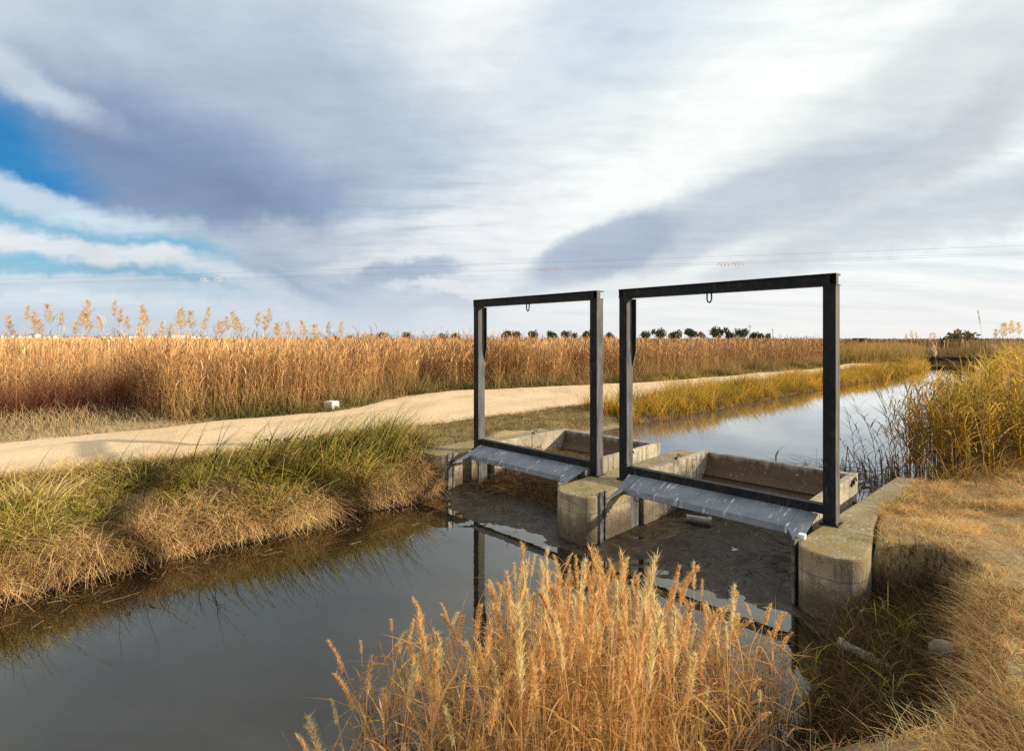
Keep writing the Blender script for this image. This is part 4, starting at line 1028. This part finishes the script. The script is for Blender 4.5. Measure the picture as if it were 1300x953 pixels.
# power lines with flight diverters
def wire_pt(s, dz, dy):
    X = 95-205*s; Y = 15.4+45*s+dy
    z = EYE+5.6-.85*(1-((s-.58)/.58)**2)+dz
    return Vector((X, Y, z))
def px2s(x, dy):
    lo, hi = 0., 1.
    for _ in range(50):
        md = (lo+hi)/2; p = wire_pt(md, 0, dy)
        if p.x/p.y*F+650 > x: lo = md
        else: hi = md
    return lo
wires = [('upper overhead power wire crossing the whole sky', .30, 0.0, []), ('lower overhead power wire carrying the white and orange spirals', -.12, .6, [(268, 0), (702, 1), (928, 1)]), ('middle overhead power wire farthest from the camera', .1, 1.4, [])]
for lab, dz, dy, spots in wires:
    p0 = wire_pt(.5, dz, dy)
    t = thing('power_line', lab, 'power line', tuple(p0))
    MB().tube([tuple(wire_pt(s, dz, dy)-p0) for s in np.linspace(0.02, 1.1, 60)], .005, 5).build('wire', M['wire'], t)
    for xs, kd in spots:
        for cl in (-1, 1):
            m = MB(); s0 = px2s(xs+cl*9, dy); c = wire_pt(s0, dz, dy); d = (wire_pt(s0+.001, dz, dy)-wire_pt(s0, dz, dy)).normalized()
            sd = d.cross(Vector((0, 0, 1))); pts = []
            for q in np.linspace(0, 1, 70):
                a = q*2*math.pi*3.5; rad = .15*math.sin(math.pi*min(1, q*1.0))**.4
                pts.append(tuple(c-p0+d*((q-.5)*.75)+Vector((0, 0, 1))*math.cos(a)*rad+sd*math.sin(a)*rad))
            m.tube(pts, .016, 4).build('flight_diverter', M['spiral'] if kd else M['white_spiral'], t)

# ------------------------------------------------------------------ light, sky, camera
sun_dir = Vector((6.7, -.32, 2.32)).normalized()
elev = math.asin(sun_dir.z); azi = math.atan2(sun_dir.x, sun_dir.y)
sl = bpy.data.lights.new('sun', 'SUN'); sl.energy = 5.0; sl.angle = R(.6); sl.color = (1, .90, .70)
so = link(bpy.data.objects.new('sun', sl)); so.rotation_euler = sun_dir.to_track_quat('Z', 'Y').to_euler(); so.location = (30, 0, 20)

w = bpy.data.worlds.new('World'); scene.world = w; w.use_nodes = True
w.cycles.sampling_method = 'MANUAL'; w.cycles.sample_map_resolution = 512
nt = NT(w.node_tree)
D3 = nt.node('ShaderNodeTexCoord').outputs['Generated']
sp = nt.node('ShaderNodeSeparateXYZ'); nt.l.new(D3, sp.inputs[0])
X_, Y_, Z_ = sp.outputs
az = nt.math('ARCTAN2', X_, Y_); el = nt.math('ARCSINE', Z_)
# plane of the cloud deck for wind-drawn detail
den = nt.math('ADD', nt.math('MAXIMUM', Z_, 0), .12)
cmb = nt.node('ShaderNodeCombineXYZ'); nt.l.new(nt.math('DIVIDE', X_, den), cmb.inputs[0]); nt.l.new(nt.math('DIVIDE', Y_, den), cmb.inputs[1])
CP = cmb.outputs[0]
fib = nt.noise(nt.mapping(CP, (.50, 1.9, 1), (0, 0, R(40))), 1.25, 6, .62, .35)
rip = nt.noise(nt.mapping(CP, (1.3, 4.0, 1), (0, 0, R(62))), 1.9, 3, .55, .5)
wnode = nt.node('ShaderNodeTexNoise'); nt.l.new(D3, wnode.inputs['Vector']); wnode.inputs['Scale'].default_value = 3.2; wnode.inputs['Detail'].default_value = 7; wnode.inputs['Roughness'].default_value = .64
ws = nt.node('ShaderNodeSeparateColor'); nt.l.new(wnode.outputs['Color'], ws.inputs[0])
azw = nt.math('MULTIPLY_ADD', nt.math('SUBTRACT', ws.outputs[0], .5), .26, az)
elw = nt.math('MULTIPLY_ADD', nt.math('SUBTRACT', ws.outputs[1], .5), .15, el)
soft = ws.outputs[2]
AE = nt.node('ShaderNodeCombineXYZ'); nt.l.new(azw, AE.inputs[0]); nt.l.new(elw, AE.inputs[1]); AE = AE.outputs[0]
fw = nt.noise(D3, 11, 4, .6)
AE2 = nt.node('ShaderNodeCombineXYZ'); nt.l.new(nt.math('MULTIPLY_ADD', fw, .05, nt.math('SUBTRACT', az, .025)), AE2.inputs[0]); nt.l.new(nt.math('MULTIPLY_ADD', fw, -.03, nt.math('ADD', el, .015)), AE2.inputs[1]); AE2 = AE2.outputs[0]
def ang(x, y):
    a = math.atan((x-650)/F); return a, math.atan((430-y)/F*math.cos(a))
def blob(x, y, sx, sy, rot=0, lo=.15, hi=.75, nz=.35, tex=None, co_=None):
    """soft patch of cloud: centre and half size are given as seen from the bank, stored as compass bearing and height"""
    ca, ce = ang(x, y); k = math.cos(ca)
    mp_ = nt.node('ShaderNodeMapping', vector_type='TEXTURE'); nt.l.new(co_ if co_ is not None else AE, mp_.inputs[0])
    mp_.inputs['Location'].default_value = (ca, ce, 0); mp_.inputs['Rotation'].default_value = (0, 0, R(rot))
    mp_.inputs['Scale'].default_value = (2*sx/F*k*k, 2*sy/F*k, 1)
    gr = nt.node('ShaderNodeTexGradient', gradient_type='SPHERICAL'); nt.l.new(mp_.outputs[0], gr.inputs[0])
    gg = gr.outputs['Fac']
    if nz: gg = nt.math('MULTIPLY', gg, nt.math('MULTIPLY_ADD', tex if tex is not None else fib, nz*2, 1-nz))
    return nt.smooth(gg, lo, hi)
sky = nt.node('ShaderNodeTexSky', sky_type='NISHITA'); sky.sun_disc = False
sky.sun_elevation = elev; sky.sun_rotation = azi; sky.air_density = 1.2; sky.dust_density = 1.0
SKY = nt.mix(1.0, sky.outputs[0], (.085, .085, .085), 'MULTIPLY')
col = nt.mix(nt.smooth(fib, .30, .66), (.66, .71, .765), (.91, .91, .915))
def lay(f, c, k=1.0):
    global col
    col = nt.mix(nt.math('MULTIPLY', f, k), col, c)
# upper left veil, then the heavy blue-grey deck
lay(blob(130, 70, 300, 130, 0, .08, .75, .3, soft), (.54, .60, .69), .9)
lay(blob(330, 40, 140, 60, 10, .15, .8, .4), (.66, .68, .74), .6)
lay(blob(610, 150, 95, 210, -16, .1, .7, .5), (.89, .88, .90), .9)
lay(blob(420, 190, 240, 135, -14, .1, .8, .35, soft), (.35, .43, .56), .85)
lay(blob(235, 235, 230, 72, -12, .08, .75, .4, soft), (.215, .290, .455), .92)
lay(blob(345, 290, 150, 40, -14, .12, .8, .35, soft), (.21, .275, .425), .75)
lay(blob(170, 205, 110, 30, -6, .15, .8, .4), (.20, .28, .46), .5)
lay(blob(395, 355, 190, 32, -4, .1, .8, .4), (.38, .45, .58), .75)
lay(blob(430, 305, 110, 22, 8, .15, .8, .7), (.62, .645, .71), .65)
lay(blob(478, 328, 60, 12, 12, .2, .8, .5), (.76, .75, .79), .7)
lay(blob(640, 290, 130, 55, 5, .15, .8, .9, rip), (.80, .79, .82), .7)
lay(blob(520, 336, 52, 9, 4, .15, .7, .4), (.34, .41, .54), .8)
lay(blob(385, 362, 60, 9, -8, .15, .7, .4), (.27, .35, .49), .7)
lay(blob(600, 372, 90, 8, 3, .15, .7, .4), (.40, .47, .59), .7)
lay(blob(590, 360, 60, 6, -8, .15, .7, .3), (.76, .75, .78), .8)
# right half: bright sheet with long grey bands rising to the right
lay(blob(770, 45, 120, 75, 24, .12, .8, .75), (.54, .61, .72), .75)
lay(blob(900, 190, 190, 90, 20, .15, .8, .6), (.89, .885, .885), .75)
lay(blob(1220, 70, 220, 50, 20, .15, .8, .7), (.63, .65, .69), .75)
lay(blob(1160, 200, 210, 34, 24, .12, .75, .45, soft), (.50, .525, .585), .85)
lay(blob(1190, 268, 240, 28, 14, .12, .75, .5), (.50, .54, .61), .85)
lay(blob(920, 278, 190, 36, 18, .12, .75, .5), (.53, .56, .635), .85)
lay(blob(880, 282, 190, 26, 17, .2, .6, .45, None, AE2), (.50, .545, .63), .7)
lay(blob(768, 318, 86, 30, 17, .30, .55, .2, soft, AE2), (.375, .43, .55), .85)
lay(blob(1050, 320, 200, 16, 8, .15, .8, .7), (.62, .64, .69), .6)
lay(blob(880, 335, 120, 10, 8, .15, .8, .6), (.82, .81, .82), .6)
# clear gaps at far left with bands of white across them
lay(blob(-20, 215, 128, 72, -14, .10, .66, .5), nt.mix(.85, SKY, (.004, .20, .52)), 1.0)
lay(blob(100, 318, 215, 36, -9, .2, .6, .5), nt.mix(.7, SKY, (.10, .42, .70)), .96)
lay(blob(40, 105, 120, 20, -20, .15, .8, .5), (.62, .67, .75), .7)
lay(blob(75, 264, 175, 17, -9, .10, .85, .8), (.62, .70, .79), .85)
lay(blob(120, 320, 240, 13, -9, .10, .75, .75), (.76, .75, .79), .9)
lay(blob(20, 352, 250, 9, -3, .15, .7, .5), (.62, .68, .75), .85)
mid = nt.noise(nt.mapping(D3, (1, 1, 2.6), (0, R(14), 0)), 4.6, 6, .62, .25)
tx = nt.math('MULTIPLY_ADD', mid, .56, .73)
tx = nt.math('MULTIPLY', tx, nt.math('MULTIPLY_ADD', rip, .14, .93))
fin = nt.noise(nt.mapping(CP, (1.6, 5.5, 1), (0, 0, R(40))), 2.2, 4, .66, .3)
tx = nt.math('MULTIPLY', tx, nt.math('MULTIPLY_ADD', fin, .14, .93))
tx = nt.math('MULTIPLY', tx, 1.03)
tc = nt.node('ShaderNodeCombineColor')
nt.l.new(nt.math('MULTIPLY', tx, .975), tc.inputs[0]); nt.l.new(nt.math('MULTIPLY_ADD', tx, .92, .095), tc.inputs[1]); nt.l.new(nt.math('MULTIPLY_ADD', tx, .75, .25), tc.inputs[2])
col = nt.mix(1.0, col, tc.outputs[0], 'MULTIPLY')
# haze at the horizon: cool on the left, warm white on the right
hz = nt.smooth(el, .0, .15, 1, 0)
hc = nt.mix(nt.smooth(az, -.75, .5), (.47, .565, .68), (.86, .845, .83))
col = nt.mix(nt.math('MULTIPLY', hz, nt.math('MULTIPLY_ADD', fib, .4, .62)), col, hc)
glow = nt.smooth(nt.math('ABSOLUTE', nt.math('SUBTRACT', az, azi)), .2, 1.0, .45, 0)
col = nt.mix(glow, col, (1.0, .95, .88))
col = nt.mix(nt.smooth(Z_, -.12, -.02, 0, 1), (.20, .16, .11), col)
# unseen sky behind the viewer, made deep and clear to cut the fill light
back = nt.smooth(Y_, -.45, .12, .45, 0)
col = nt.mix(nt.math('MULTIPLY', back, nt.smooth(Z_, .0, .08)), col, nt.mix(.5, SKY, (.10, .20, .38)))
bgn = nt.node('ShaderNodeBackground'); nt.l.new(col, bgn.inputs[0]); bgn.inputs[1].default_value = 1.06
wo = nt.node('ShaderNodeOutputWorld'); nt.l.new(bgn.outputs[0], wo.inputs[0])

cam = bpy.data.cameras.new('camera'); co = link(bpy.data.objects.new('camera', cam))
co.location = (0, 0, EYE); co.rotation_euler = (R(90), 0, 0)
cam.sensor_width = 36; cam.lens = F/1300*36; cam.shift_y = -46.5/1300
cam.clip_start = .05; cam.clip_end = 30000
scene.camera = co
scene.view_settings.view_transform = 'Standard'; scene.view_settings.look = 'None'
scene.view_settings.exposure = 0; scene.view_settings.gamma = 1
scene.cycles.use_denoising = False
scene.cycles.max_bounces = 5; scene.cycles.transparent_max_bounces = 8; scene.cycles.transmission_bounces = 3
scene.cycles.diffuse_bounces = 2; scene.cycles.glossy_bounces = 2
scene.render.film_transparent = False
